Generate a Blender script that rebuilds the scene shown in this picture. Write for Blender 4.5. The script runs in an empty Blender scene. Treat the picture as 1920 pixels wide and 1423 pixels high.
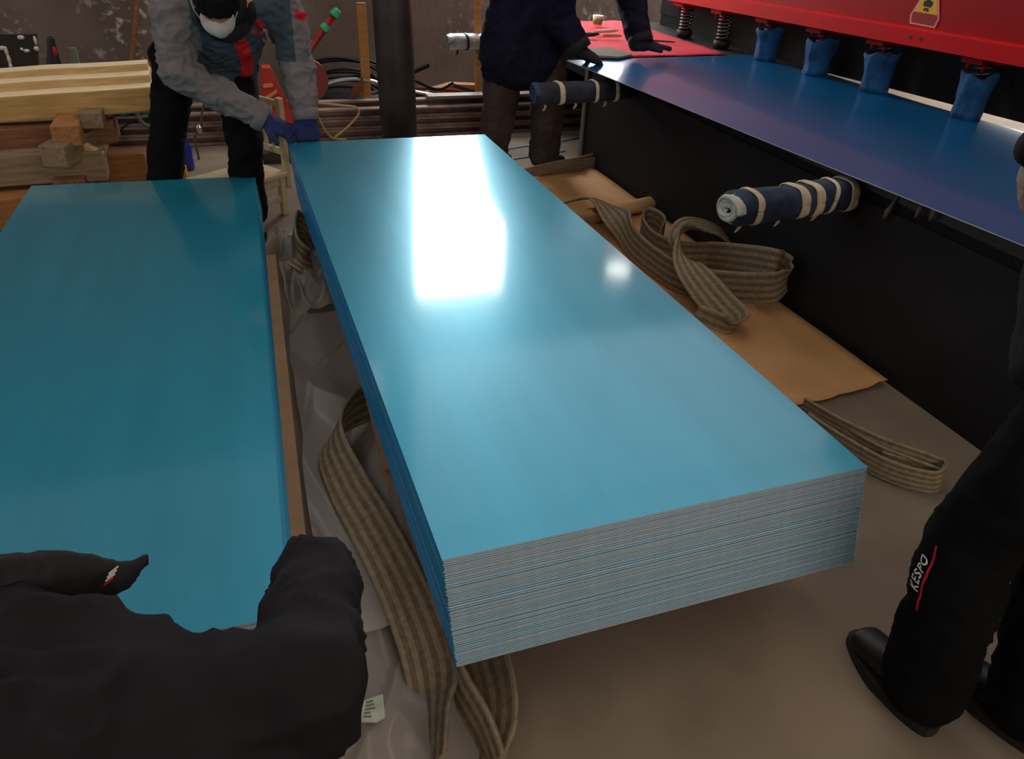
import bpy, bmesh, math, random
from mathutils import Vector, Matrix, noise
random.seed(7)
S = bpy.context.scene
COL = S.collection
V = Vector

# ------------------------------------------------------------------ camera
R = [V((0.941942362137463, -0.3323805718015507, 0.0476208137243663)),
     V((-0.13972969503822238, -0.516979310203781, -0.8445164327268878)),
     V((0.30531983023613446, 0.7888317617274909, -0.5334081485640064))]
CAM = V((-0.26909, -1.00357, 1.56166)); FPX = 1432.89
cd = bpy.data.cameras.new('camera'); cam = bpy.data.objects.new('camera', cd); COL.objects.link(cam)
cd.sensor_width = 36; cd.sensor_fit = 'HORIZONTAL'; cd.lens = FPX/1920*36; cd.clip_start = .02
m = Matrix.Identity(4)
for i in range(3):
    m[i][0] = R[0][i]; m[i][1] = -R[1][i]; m[i][2] = -R[2][i]; m[i][3] = CAM[i]
cam.matrix_world = m; S.camera = cam

# ------------------------------------------------------------------ world, exposure
S.view_settings.view_transform = 'Standard'; S.view_settings.look = 'None'
S.view_settings.gamma = 1; S.view_settings.use_curve_mapping = False
S.view_settings.exposure = 0.0
w = bpy.data.worlds.new('world'); S.world = w; w.use_nodes = True
w.node_tree.nodes['Background'].inputs[0].default_value = (.75, .85, 1, 1)
w.node_tree.nodes['Background'].inputs[1].default_value = 1.0
WIN = 14.0; SKY = 1.55; RFILL = 6.0; FRONT = 4.0; HFILL = 1.0; LEFT = 1.6

# ------------------------------------------------------------------ measuring helpers
def ray(x, y):
    a = (x-960)/FPX; b = (y-711.5)/FPX
    return R[0]*a + R[1]*b + R[2]
def atz(x, y, z): d = ray(x, y); return CAM + d*((z-CAM.z)/d.z)
def aty(x, y, Y): d = ray(x, y); return CAM + d*((Y-CAM.y)/d.y)
def atx(x, y, X): d = ray(x, y); return CAM + d*((X-CAM.x)/d.x)

# ------------------------------------------------------------------ materials
def lin(c):
    return tuple((v/255/12.92 if v/255 <= .04045 else ((v/255+.055)/1.055)**2.4) for v in c)
MATS = {}
def mat(name, rgb, rough=.6, metal=0., var=0., scale=8., bump=0., bscale=None, coat=0., stretch=(1,1,1), rgb2=None,
        spec=.5, sheen=0., emit=None, ramp=(.35,.65), detail=5., coatr=.06):
    if name in MATS: return MATS[name]
    M = bpy.data.materials.new(name); M.use_nodes = True; nt = M.node_tree; N = nt.nodes; L = nt.links
    b = N['Principled BSDF']; c = lin(rgb)
    b.inputs['Base Color'].default_value = (*c, 1); b.inputs['Roughness'].default_value = rough
    b.inputs['Metallic'].default_value = metal; b.inputs['Specular IOR Level'].default_value = spec
    b.inputs['Coat Weight'].default_value = coat; b.inputs['Coat Roughness'].default_value = coatr
    if sheen: b.inputs['Sheen Weight'].default_value = sheen
    if emit:
        b.inputs['Emission Color'].default_value = (*lin(emit[0]), 1); b.inputs['Emission Strength'].default_value = emit[1]
    if var or rgb2 or bump:
        tc = N.new('ShaderNodeTexCoord'); mp = N.new('ShaderNodeMapping'); mp.inputs['Scale'].default_value = stretch
        L.new(tc.outputs['Object'], mp.inputs['Vector'])
        nz = N.new('ShaderNodeTexNoise'); nz.inputs['Scale'].default_value = scale; nz.inputs['Detail'].default_value = detail
        L.new(mp.outputs[0], nz.inputs['Vector'])
        if var or rgb2:
            cr = N.new('ShaderNodeValToRGB'); c2 = lin(rgb2) if rgb2 else tuple(v*(1-var) for v in c)
            cr.color_ramp.elements[0].position = ramp[0]; cr.color_ramp.elements[1].position = ramp[1]
            cr.color_ramp.elements[0].color = (*c2, 1)
            cr.color_ramp.elements[1].color = (*(c if rgb2 else tuple(min(1, v*(1+var)) for v in c)), 1)
            L.new(nz.outputs['Fac'], cr.inputs['Fac']); L.new(cr.outputs[0], b.inputs['Base Color'])
        if bump:
            bp = N.new('ShaderNodeBump'); bp.inputs['Strength'].default_value = bump; bp.inputs['Distance'].default_value = .01
            src = nz
            if bscale:
                src = N.new('ShaderNodeTexNoise'); src.inputs['Scale'].default_value = bscale; src.inputs['Detail'].default_value = 4
                L.new(mp.outputs[0], src.inputs['Vector'])
            L.new(src.outputs['Fac'], bp.inputs['Height']); L.new(bp.outputs[0], b.inputs['Normal'])
    MATS[name] = M; return M

def wood(name, a, b2, scale=9): return mat(name, a, .65, rgb2=b2, scale=scale, stretch=(.6, 6, 6), bump=.25, bscale=30, ramp=(.3,.7))

FILM = mat('blue_protective_film', (38,160,192), .36, metal=.5, var=.05, scale=2.2, stretch=(4,.35,1), coat=1.0, coatr=.1)
FILMD = mat('deep_blue_film', (18,160,236), .34, metal=.15, coat=.5)
ALU = mat('aluminium_edge', (234,233,236), .5, metal=.25, var=.06, scale=60)
CONC = mat('concrete', (148,132,114), .82, rgb2=(114,100,86), scale=1.6, bump=.12, bscale=40, detail=9)
STEEL = mat('dark_steel', (74,68,68), .55, metal=.5, rgb2=(52,45,44), scale=5, bump=.1)
RUSTY = mat('rusty_channel', (158,134,124), .6, metal=.2, rgb2=(116,92,84), scale=7, bump=.12)
MBLK = mat('machine_black', (17,18,19), .6, spec=.25, var=.15, scale=6)
MGRY = mat('machine_side_grey', (30,31,34), .65, spec=.25, var=.12, scale=5)
RED = mat('machine_red_paint', (158,2,8), .5, var=.06, scale=5, spec=.25)
RED2 = mat('beam_lip_red', (204,6,14), .5, var=.06, scale=5, spec=.25)
CHROME = mat('polished_blade', (226,224,216), .22, metal=.85)
W1 = wood('pale_timber', (212,182,132), (186,150,100)); W2 = wood('yellow_timber', (204,166,104), (172,134,72))
W3 = wood('reddish_timber', (142,92,58), (104,62,38)); W4 = wood('grey_timber', (150,128,100), (112,92,70))
W5 = wood('orange_timber', (178,122,66), (140,88,44)); W6 = wood('studwood', (206,150,86), (178,120,62))
CREAM = mat('cream_paint', (222,204,164), .5, rgb2=(170,146,108), scale=14, ramp=(.28,.42), bump=.1)
KRAFT = mat('kraft_paper', (212,162,110), .75, rgb2=(198,146,94), scale=3, bump=.06)
CARD = mat('cardboard_edge', (196,154,112), .8, var=.08, scale=12, bump=.1)
SLING = mat('webbing', (168,152,126), .85, rgb2=(142,126,102), scale=55, bump=.4, bscale=220, ramp=(.3,.7))
SLINGD = mat('webbing_groove', (136,119,95), .9, rgb2=(108,93,72), scale=55, bump=.4, bscale=220, ramp=(.3,.7))
TAPE = mat('cloth_tape', (214,200,170), .8, var=.12, scale=30, bump=.3, bscale=90)
BCLOTH = mat('blue_cloth', (48,68,94), .85, rgb2=(26,38,62), scale=14, bump=.3, bscale=60)
SOCK = mat('blue_sock_cover', (16,92,146), .7, rgb2=(8,58,104), scale=14, bump=.25, bscale=50)
RCLOTH = mat('red_cloth', (222,62,82), .85, var=.08, scale=5, bump=.3, bscale=16)
SKIN = mat('skin', (188,132,108), .55, var=.05, scale=12)
HAIR = mat('black_hair', (18,15,15), .8, spec=.2, var=.3, scale=60, stretch=(1,1,.15), bump=.4)
MASK = mat('white_mask', (196,194,178), .8, bump=.1, scale=40)
JGREY = mat('grey_jacket', (116,110,112), .8, var=.08, scale=18, bump=.12, bscale=70)
JTEAL = mat('slate_jacket_panel', (58,72,84), .8, var=.1, scale=18, bump=.12, bscale=70)
JRED = mat('red_jacket_stripe', (196,20,28), .7)
JBLK = mat('black_collar', (18,18,21), .8, var=.1, scale=20)
TBLK = mat('black_trousers', (13,13,14), .9, spec=.12, var=.2, scale=14, bump=.2)
NAVY = mat('navy_coat', (22,24,52), .85, spec=.2, rgb2=(14,15,34), scale=9, bump=.25, bscale=22)
TBRN = mat('brown_trousers', (68,54,50), .85, rgb2=(48,37,34), scale=7, bump=.2)
CHAR = mat('charcoal_coat', (34,32,37), .85, spec=.2, rgb2=(26,24,28), scale=9, bump=.35, bscale=18)
TCHA = mat('black_work_trousers', (15,16,18), .9, spec=.12, rgb2=(9,10,12), scale=9, bump=.25)
GBLU = mat('blue_glove_knit', (30,46,100), .85, var=.15, scale=30, bump=.4, bscale=150)
GNVY = mat('navy_glove_knit', (26,32,58), .85, rgb2=(14,16,24), scale=10, bump=.4, bscale=150)
GTAN = mat('grey_tan_glove', (158,146,132), .85, var=.1, scale=30, bump=.3, bscale=150)
SHOE = mat('black_shoe', (20,19,19), .5, var=.2, scale=10)
SOLE = mat('rubber_sole', (34,31,30), .7)
WHITE = mat('white_print', (225,222,216), .6); YEL = mat('sign_yellow', (232,176,20), .5)
INK = mat('sign_black', (14,13,13), .6); PINK = mat('sign_border', (228,150,150), .5); DRED = mat('sign_dark_red', (150,28,34), .5)

def wall_mat():
    M = bpy.data.materials.new('flaking_wall_paint'); M.use_nodes = True; nt = M.node_tree; N = nt.nodes; L = nt.links
    b = N['Principled BSDF']; b.inputs['Roughness'].default_value = .75
    tc = N.new('ShaderNodeTexCoord')
    def nz(s, d, mn=0, mx=1, p0=.4, p1=.6):
        n = N.new('ShaderNodeTexNoise'); n.inputs['Scale'].default_value = s; n.inputs['Detail'].default_value = d
        L.new(tc.outputs['Object'], n.inputs['Vector'])
        r = N.new('ShaderNodeMapRange'); r.inputs[1].default_value = p0; r.inputs[2].default_value = p1
        r.inputs[3].default_value = mn; r.inputs[4].default_value = mx; L.new(n.outputs['Fac'], r.inputs[0]); return r, n
    fine, f0 = nz(14, 9, p0=.54, p1=.68); big, _ = nz(1.15, 3, p0=.5, p1=.66); base, _ = nz(2.2, 6, p0=.3, p1=.7)
    mu = N.new('ShaderNodeMath'); mu.operation = 'MULTIPLY'; L.new(fine.outputs[0], mu.inputs[0]); L.new(big.outputs[0], mu.inputs[1])
    m1 = N.new('ShaderNodeMix'); m1.data_type = 'RGBA'; m1.inputs[6].default_value = (*lin((118,104,96)), 1); m1.inputs[7].default_value = (*lin((92,79,72)), 1)
    L.new(base.outputs[0], m1.inputs[0])
    m2 = N.new('ShaderNodeMix'); m2.data_type = 'RGBA'; L.new(mu.outputs[0], m2.inputs[0]); L.new(m1.outputs[2], m2.inputs[6]); m2.inputs[7].default_value = (*lin((205,192,180)), 1)
    L.new(m2.outputs[2], b.inputs['Base Color'])
    bp = N.new('ShaderNodeBump'); bp.inputs['Strength'].default_value = .3; bp.inputs['Distance'].default_value = .02
    L.new(f0.outputs['Fac'], bp.inputs['Height']); L.new(bp.outputs[0], b.inputs['Normal'])
    return M
WALL = wall_mat()
PLAINW = mat('plain_wall', (120,112,106), .8, var=.08, scale=2)
def plastic():
    M = bpy.data.materials.new('clear_polythene'); M.use_nodes = True; nt = M.node_tree; N = nt.nodes; L = nt.links
    b = N['Principled BSDF']; b.inputs['Base Color'].default_value = (*lin((196,186,178)), 1); b.inputs['Roughness'].default_value = .22
    b.inputs['Coat Weight'].default_value = .6; b.inputs['Coat Roughness'].default_value = .1
    t = N.new('ShaderNodeBsdfTransparent'); t.inputs[0].default_value = (.93,.92,.9,1)
    mx = N.new('ShaderNodeMixShader'); mx.inputs[0].default_value = .5
    L.new(t.outputs[0], mx.inputs[1]); L.new(b.outputs[0], mx.inputs[2]); L.new(mx.outputs[0], N['Material Output'].inputs['Surface'])
    return M
PLAS = plastic()
def emitter(name, rgb, s):
    M = bpy.data.materials.new(name); M.use_nodes = True; nt = M.node_tree
    e = nt.nodes.new('ShaderNodeEmission'); e.inputs[0].default_value = (*lin(rgb), 1); e.inputs[1].default_value = s
    nt.links.new(e.outputs[0], nt.nodes['Material Output'].inputs['Surface']); return M
PANE = emitter('daylit_window_glass', (255,252,246), WIN); SKYL = emitter('daylit_roof_light', (255,240,222), SKY); FILLR = emitter('right_fill_glow', (255,250,242), RFILL); FRONTP = emitter('front_fill_glow', (255,244,230), FRONT)

# ------------------------------------------------------------------ object helpers
ORG = {}
def clean(name):
    return name
def put(name, me, mats, parent=None, org=None, smooth=False):
    """link a mesh given in world coordinates; its origin is moved to org (or to the parent's origin)"""
    if parent is not None: o0 = ORG[parent.name]
    elif org is not None: o0 = V(org)
    else:
        xs = [v.co for v in me.vertices]
        o0 = V(((min(p.x for p in xs)+max(p.x for p in xs))/2, (min(p.y for p in xs)+max(p.y for p in xs))/2, min(p.z for p in xs)))
    me.transform(Matrix.Translation(-o0))
    if not isinstance(mats, (list, tuple)): mats = [mats]
    for mm in mats: me.materials.append(mm)
    o = bpy.data.objects.new(name, me); COL.objects.link(o); me.name = name
    if smooth:
        for p in me.polygons: p.use_smooth = True
    if parent is not None: o.parent = parent; ORG[o.name] = o0
    else: o.location = o0; ORG[o.name] = o0
    return o
def tag(o, label=None, cat=None, group=None, kind=None):
    if label: o['label'] = label
    if cat: o['category'] = cat
    if group: o['group'] = group
    if kind: o['kind'] = kind
    return o
def empty(name, loc, label, cat, group=None):
    o = bpy.data.objects.new(name, None); COL.objects.link(o); o.location = loc; o.empty_display_size = .1
    ORG[o.name] = V(loc); return tag(o, label, cat, group)
def bm2me(bm, name='mesh'):
    bmesh.ops.recalc_face_normals(bm, faces=bm.faces)
    me = bpy.data.meshes.new(name); bm.to_mesh(me); bm.free(); return me
def box(bm, a, b, mi=0):
    vs = [bm.verts.new((x, y, z)) for x in (a[0], b[0]) for y in (a[1], b[1]) for z in (a[2], b[2])]
    for q in ((0,1,3,2),(4,6,7,5),(0,4,5,1),(2,3,7,6),(0,2,6,4),(1,5,7,3)):
        bm.faces.new([vs[i] for i in q]).material_index = mi
def prism(bm, base, top, mi=0):
    n = len(base); b = [bm.verts.new(p) for p in base]; t = [bm.verts.new(p) for p in top]
    bm.faces.new(b[::-1]).material_index = mi; bm.faces.new(t).material_index = mi
    for i in range(n): bm.faces.new((b[i], b[(i+1) % n], t[(i+1) % n], t[i])).material_index = mi
def frame(d):
    d = V(d).normalized(); up = V((0,0,1)) if abs(d.z) < .9 else V((1,0,0))
    s = d.cross(up).normalized(); return d, s, s.cross(d).normalized()
def tube(bm, pts, rad, n=10, mi=0, cap=True):
    pts = [V(p) for p in pts]; rs = rad if isinstance(rad, (list, tuple)) else [rad]*len(pts); rings = []
    ref = None
    for i, p in enumerate(pts):
        d = (pts[min(i+1, len(pts)-1)]-pts[max(i-1, 0)]).normalized()
        if ref is None: ref = frame(d)[1]
        s = (ref-d*ref.dot(d)).normalized(); ref = s; u = s.cross(d)
        rings.append([bm.verts.new(p+(s*math.cos(2*math.pi*k/n)+u*math.sin(2*math.pi*k/n))*rs[i]) for k in range(n)])
    for a, b in zip(rings, rings[1:]):
        for k in range(n):
            f = bm.faces.new((a[k], a[(k+1) % n], b[(k+1) % n], b[k])); f.material_index = mi; f.smooth = True
    if cap:
        bm.faces.new(rings[0][::-1]).material_index = mi; bm.faces.new(rings[-1]).material_index = mi
def spline(pts, n=6):
    out = []; P = [V(p) for p in pts]
    for i in range(len(P)-1):
        a, b, c, d = P[max(i-1, 0)], P[i], P[i+1], P[min(i+2, len(P)-1)]
        for k in range(n):
            t = k/n; out.append(.5*((2*b)+(c-a)*t+(2*a-5*b+4*c-d)*t*t+(3*b-a-3*c+d)*t**3))
    return out+[P[-1]]
def bevel(bm, w, seg=2):
    bmesh.ops.bevel(bm, geom=list(bm.edges), offset=w, segments=seg, affect='EDGES', profile=.6)
def boxobj(name, a, b, m, parent=None, bev=0., org=None):
    bm = bmesh.new(); box(bm, a, b)
    if bev: bevel(bm, bev)
    return put(name, bm2me(bm), m, parent, org)
def beam(name, p0, p1, h, d, m, label, bev=.004, parent=None, twist=0., up=None):
    """timber: front upper edge runs p0 to p1, height h downwards, depth d away; grain along local X"""
    p0, p1 = V(p0), V(p1); x = (p1-p0).normalized(); u = V(up or (0,0,1)); y = u.cross(x).normalized(); z = x.cross(y)
    Lh = (p1-p0).length; bm = bmesh.new(); box(bm, (0, 0, -h), (Lh, d, 0))
    bmesh.ops.subdivide_edges(bm, edges=[e for e in bm.edges if abs((e.verts[0].co-e.verts[1].co).x) > .5*Lh], cuts=5)
    bevel(bm, bev, 2)
    for v in bm.verts:
        v.co += V((0, noise.noise(V((v.co.x*3, p0.x*7+p0.z*9, 1)))*.006, noise.noise(V((v.co.x*3, p0.z*11+p0.y, 5)))*.006))
    me = bm2me(bm); me.materials.append(m); o = bpy.data.objects.new(name, me); COL.objects.link(o)
    M = Matrix.Identity(4)
    for i in range(3): M[i][0] = x[i]; M[i][1] = y[i]; M[i][2] = z[i]; M[i][3] = p0[i]
    if parent is not None:
        o.parent = parent; M = Matrix.Translation(-ORG[parent.name]) @ M; o.matrix_local = M
    else: o.matrix_world = M; tag(o, label, 'timber')
    return o

# -------------------------------- ribbons (slings, tape)
def ribbon(bm, pts, wdirs, width, thick=.006, n=8, ribs=7, stripes=False, mi=0):
    P = spline(pts, n); Wd = spline(wdirs, n); Wd = [q.normalized() for q in Wd]; K = ribs*2
    rows = []
    for i, p in enumerate(P):
        t = (P[min(i+1, len(P)-1)]-P[max(i-1, 0)]).normalized(); wv = (Wd[i]-t*Wd[i].dot(t)).normalized(); nn = t.cross(wv)
        top = []; bot = []
        for k in range(K+1):
            u = k/K-.5; rib = .0017 if k % 2 else 0; e = .55 if k in (0, K) else 1
            top.append(bm.verts.new(p+wv*(u*width)+nn*(thick/2*e+rib*e))); bot.append(bm.verts.new(p+wv*(u*width)-nn*(thick/2*e+rib*e)))
        rows.append(top+bot[::-1])
    m = len(rows[0])
    for a, b in zip(rows, rows[1:]):
        for k in range(m):
            f = bm.faces.new((a[k], a[(k+1) % m], b[(k+1) % m], b[k])); f.smooth = True; f.material_index = ((k % (K+1))//2) % 2 if stripes else mi
    bm.faces.new(rows[0][::-1]); bm.faces.new(rows[-1])

# -------------------------------- soft bodies: closed primitives fused by a voxel remesh
def pcap(bm, p0, r0, p1, r1, n=14):
    p0, p1 = V(p0), V(p1); d = p1-p0; L = d.length
    if L < 1e-6: d = V((0,0,1))
    d, s, u = frame(d); rings = []
    prof = [(-r0*math.cos(a), r0*math.sin(a)) for a in (.35, .8, 1.2)]+[(0, r0)]+[(L*.5, (r0+r1)/2), (L, r1)]+[(L+r1*math.cos(a), r1*math.sin(a)) for a in (1.2, .8, .35)]
    for t, r in prof: rings.append([bm.verts.new(p0+d*t+(s*math.cos(2*math.pi*k/n)+u*math.sin(2*math.pi*k/n))*r) for k in range(n)])
    for a, b in zip(rings, rings[1:]):
        for k in range(n): bm.faces.new((a[k], a[(k+1) % n], b[(k+1) % n], b[k]))
    bm.faces.new(rings[0][::-1]); bm.faces.new(rings[-1])
def pell(bm, c, r, ax=None, n=18):
    M = Matrix.Diagonal((r[0], r[1], r[2], 1))
    if ax:
        A = Matrix.Identity(4)
        for i in range(3):
            for j in range(3): A[i][j] = V(ax[j])[i]
        M = A @ M
    bmesh.ops.create_uvsphere(bm, u_segments=n, v_segments=n//2, radius=1, matrix=Matrix.Translation(V(c)) @ M)
def ploft(bm, secs, side, n=22):
    """sections (centre, half width along side, half depth); rounded caps"""
    side = V(side); rings = []; P = [V(s[0]) for s in secs]
    for i, (c, a, b) in enumerate(secs):
        t = (P[min(i+1, len(P)-1)]-P[max(i-1, 0)]).normalized(); s = (side-t*side.dot(t)).normalized(); u = t.cross(s)
        for (sh, off) in ([(.6, -.35)] if i == 0 else [])+[(1, 0)]+([(.6, .35)] if i == len(secs)-1 else []):
            rings.append([bm.verts.new(P[i]+t*off*min(a, b)+(s*math.cos(2*math.pi*k/n)*a+u*math.sin(2*math.pi*k/n)*b)*sh) for k in range(n)])
    for a, b in zip(rings, rings[1:]):
        for k in range(n): bm.faces.new((a[k], a[(k+1) % n], b[(k+1) % n], b[k]))
    bm.faces.new(rings[0][::-1]); bm.faces.new(rings[-1])
def fuse(bm, voxel=.012, smooth=4, wr=0., wf=14., seed=0, wstretch=(1,1,1)):
    me = bm2me(bm); o = bpy.data.objects.new('tmp', me); COL.objects.link(o)
    md = o.modifiers.new('r', 'REMESH'); md.mode = 'VOXEL'; md.voxel_size = voxel
    if smooth: ms = o.modifiers.new('s', 'SMOOTH'); ms.factor = .5; ms.iterations = smooth
    dg = bpy.context.evaluated_depsgraph_get(); dg.update()
    out = bpy.data.meshes.new_from_object(o.evaluated_get(dg)); bpy.data.objects.remove(o); bpy.data.meshes.remove(me)
    if wr:
        ns = [v.normal.copy() for v in out.vertices]
        for v, nn in zip(out.vertices, ns):
            q = V((v.co.x*wstretch[0], v.co.y*wstretch[1], v.co.z*wstretch[2]))*wf+V((seed*3.1, seed*1.7, seed))
            a = noise.noise(q); f = (1-abs(noise.noise(q*1.7+V((9,9,9)))))**3
            v.co += nn*wr*(a*.9+f*.9-.35)
    for p in out.polygons: p.use_smooth = True
    return out
def segd(p, a, b):
    ab = b-a; t = max(0, min(1, (p-a).dot(ab)/max(1e-9, ab.length_squared))); return (p-(a+ab*t)).length
def hand(bm, wr, d, nrm, thumb, k=1., curl=(.3,.3,.3,.35), fat=1., spread=.06, tcl=.3):
    """wr wrist, d finger direction, nrm palm-facing direction, thumb = side towards the thumb"""
    wr = V(wr); d = V(d).normalized(); nrm = V(nrm); nrm = (nrm-d*nrm.dot(d)).normalized(); s = d.cross(nrm).normalized()
    if s.dot(V(thumb)) < 0: s = -s
    ploft(bm, [(wr, .027*k*fat, .02*k*fat), (wr+d*.03*k, .035*k*fat, .019*k*fat), (wr+d*.07*k, .042*k*fat, .017*k*fat), (wr+d*.095*k, .041*k*fat, .014*k*fat)], s, 14)
    for i, (ln, off) in enumerate(((.072, .031), (.08, .0105), (.075, -.0105), (.058, -.030))):
        p = wr+d*(.092-.004*abs(i-1))*k+s*off*k; a = curl[i]; dd = (d+s*spread*(1.5-i)).normalized()
        ang = a*.5; r = .0098*k*fat
        for j, fr in enumerate((.44, .31, .25)):
            dv = dd*math.cos(ang)+nrm*math.sin(ang); q = p+dv*ln*fr*k; pcap(bm, p, r, q, r*.92, 10); p = q; r *= .93; ang += a
    p = wr+d*.028*k+s*.03*k+nrm*.004; dv = (d*.62+s*.75+nrm*tcl).normalized(); q = p+dv*.045*k; pcap(bm, p, .0145*k*fat, q, .0115*k*fat, 10)
    dv = (d*.9+s*.35+nrm*tcl*1.4).normalized(); pcap(bm, q, .0115*k*fat, q+dv*.034*k, .0092*k*fat, 10)
    return s
def head_prims(bm, c, fwd, up, k=1.):
    c = V(c); f = V(fwd).normalized(); u = V(up); u = (u-f*u.dot(f)).normalized(); r = f.cross(u)
    pell(bm, c+u*.02*k, (.077*k, .097*k, .1*k), (r, f, u)); pell(bm, c+f*.022*k-u*.05*k, (.058*k, .07*k, .075*k), (r, f, u))
    pell(bm, c+f*.055*k-u*.098*k, (.03*k, .028*k, .022*k), (r, f, u))                                      # chin
    pcap(bm, c+f*.09*k+u*.005*k, .009*k, c+f*.11*k-u*.032*k, .014*k, 10)                               # nose
    pell(bm, c+f*.092*k-u*.068*k, (.024*k, .009*k, .008*k), (r, f, u))                                     # lips
    for e in (-1, 1):
        pell(bm, c+r*e*.078*k-u*.012*k-f*.005*k, (.011*k, .022*k, .033*k), (r, f, u)); pell(bm, c+f*.083*k+u*.03*k+r*e*.032*k, (.024*k, .012*k, .008*k), (r, f, u))
        pell(bm, c+f*.082*k+u*.012*k+r*e*.032*k, (.013*k, .009*k, .007*k), (r, f, u))
    return f, u, r
def shoe(name, heel, toe, parent, k=1.):
    heel, toe = V(heel), V(toe); d = (toe-heel); L = d.length; d.normalize(); s = d.cross(V((0,0,1))); bm = bmesh.new()
    def P(t, z): return heel+d*L*t+V((0,0,z))
    ploft(bm, [(P(.06, .055), .036, .045), (P(.25, .06), .04, .055), (P(.5, .053), .044, .048), (P(.75, .044), .05, .037), (P(.9, .04), .046, .03)], s, 18)
    pcap(bm, P(.2, .06), .042, P(.17, .12), .043)
    up = put(name, fuse(bm, .007, 3), SHOE, parent)
    bm = bmesh.new(); pts = []
    for i in range(28):
        a = 2*math.pi*i/28; t = .5-.5*math.cos(a); wd = (.047+.012*math.sin(math.pi*min(1, t*1.1)))*math.copysign(abs(math.sin(a))**.6, math.sin(a))*(.92 if t < .5 else 1)
        pts.append(P(t*1.02-.01, 0)+s*wd)
    prism(bm, [p+V((0,0,.001)) for p in pts], [p+V((0,0,.028)) for p in pts]); so = put('sole', bm2me(bm), SOLE, up)
    return up

def person(loc, label, J, torso, side, jacket, trousers, gloves, hands, headf, r, wr=.008, colour=None, mask=False, shoes=True, skirt=None):
    """J joints; torso sections for the jacket; r = dict of clothing radii"""
    root = empty('person', loc, label, 'person'); J = {k: V(v) for k, v in J.items()}
    # one continuous body under the clothes
    bm = bmesh.new()
    ploft(bm, [(c, a*.72, b*.7) for c, a, b in torso], side)
    pcap(bm, J['hipL'], .085, J['hipR'], .085); pcap(bm, J['neck'], .06, J['head'], .05)
    pcap(bm, torso[-1][0], .05, J['neck'], .055)
    hf, hu, hr = head_prims(bm, J['head'], *headf)
    for q in 'LR':
        pcap(bm, J['neck'], .05, J['sh'+q], .05); pcap(bm, J['sh'+q], .052, J['el'+q], .04); pcap(bm, J['el'+q], .04, J['wr'+q], .027)
        pcap(bm, J['hip'+q], .075, J['kn'+q], .055); pcap(bm, J['kn'+q], .052, J['an'+q], .036); pcap(bm, J['an'+q], .036, J['an'+q]-V((0,0,.03)), .03)
        h = hands[q]; hand(bm, J['wr'+q], h['d'], h['n'], h['t'], h.get('k', 1.), h.get('curl', (.3,.3,.3,.35)), .88, tcl=h.get('tcl', .3))
    put('body', fuse(bm, .0085, 2), SKIN, root)
    # jacket
    bm = bmesh.new(); ploft(bm, torso, side); segs = {}
    for q in 'LR':
        sh, el, cw = J['sh'+q], J['el'+q], J['wr'+q]+(J['el'+q]-J['wr'+q]).normalized()*r.get('cuffback', .02)
        top = torso[-1][0].lerp(sh, .6) if isinstance(torso[-1][0], Vector) else V(torso[-1][0]).lerp(sh, .6)
        pcap(bm, top, r['ua']*1.05, sh, r['ua']*1.05); pcap(bm, sh, r['ua']*1.08, el, r['el']); pcap(bm, el, r['el'], cw, r['cf']); segs[q] = (sh, el, cw)
    if 'extra' in r: r['extra'](bm)
    me = fuse(bm, r.get('vox', .012), 4, wr, r.get('wf', 12), len(label), r.get('ws', (1,1,1)))
    jm = jacket if isinstance(jacket, list) else [jacket]
    jo = put('jacket', me, jm, root)
    if colour:
        o0 = ORG[root.name]
        for p in me.polygons: p.material_index = colour(p.center+o0, p.normal, segs)
    for q in 'LR':      # open cuff ring
        sh, el, cw = segs[q]; d = (cw-el).normalized(); bm = bmesh.new(); c0 = cw+d*r['cf']*.55
        tube(bm, [c0-d*.035, c0-d*.01, c0+d*.018, c0+d*.02], [r['cf']*1.0, r['cf']*1.03, r['cf']*.98, r['cf']*.8], 18); put('cuff', bm2me(bm), r.get('cuffmat', jm[0]), root, smooth=True)
    # collar
    bm = bmesh.new(); cc = J['neck'].lerp(J['head'], .12); nd = (J['head']-J['neck']).normalized()
    tube(bm, [cc-nd*.05, cc-nd*.01, cc+nd*.035, cc+nd*.04, cc+nd*.0], [.11, .1, .088, .078, .075], 20); put('collar', bm2me(bm), r.get('collarmat', jm[0]), root, smooth=True)
    # trousers
    bm = bmesh.new(); pell(bm, (J['hipL']+J['hipR'])/2, (.19, .14, .12), None); pcap(bm, J['hipL'], .125, J['hipR'], .125)
    for q in 'LR':
        pcap(bm, J['hip'+q], r['th'], J['kn'+q], r['kn']); pcap(bm, J['kn'+q], r['kn'], J['an'+q]+V((0,0,.015)), r['an'])
    put('trousers', fuse(bm, .012, 4, min(wr, .010), 9, len(label)+3, (1,1,1.6)), trousers, root)
    for q in 'LR':
        if shoes: shoe('shoe', J['an'+q]*1-V((0,0,J['an'+q].z))-V(J['toe'+q])*.07, J['an'+q]-V((0,0,J['an'+q].z))+V(J['toe'+q])*.21, root)
        h = hands[q]; bm = bmesh.new(); fa = h.get('fat', 1.18); wrp = J['wr'+q]; d = V(h['d']).normalized()
        hand(bm, wrp, h['d'], h['n'], h['t'], h.get('k', 1.), h.get('curl', (.3,.3,.3,.35)), fa, tcl=h.get('tcl', .3)); pcap(bm, wrp-d*.03, .036*h.get('k', 1.), wrp+d*.02, .034*h.get('k', 1.))
        put('glove', fuse(bm, .0045, 2, .002, 40, 3), gloves, root)
    # hair
    bm = bmesh.new(); k = headf[2] if len(headf) > 2 else 1.
    c = J['head']; pell(bm, c+hu*.033*k-hf*.014*k, (.089*k, .105*k, .1*k), (hr, hf, hu)); pell(bm, c-hf*.045*k-hu*.02*k, (.082*k, .068*k, .09*k), (hr, hf, hu))
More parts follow.
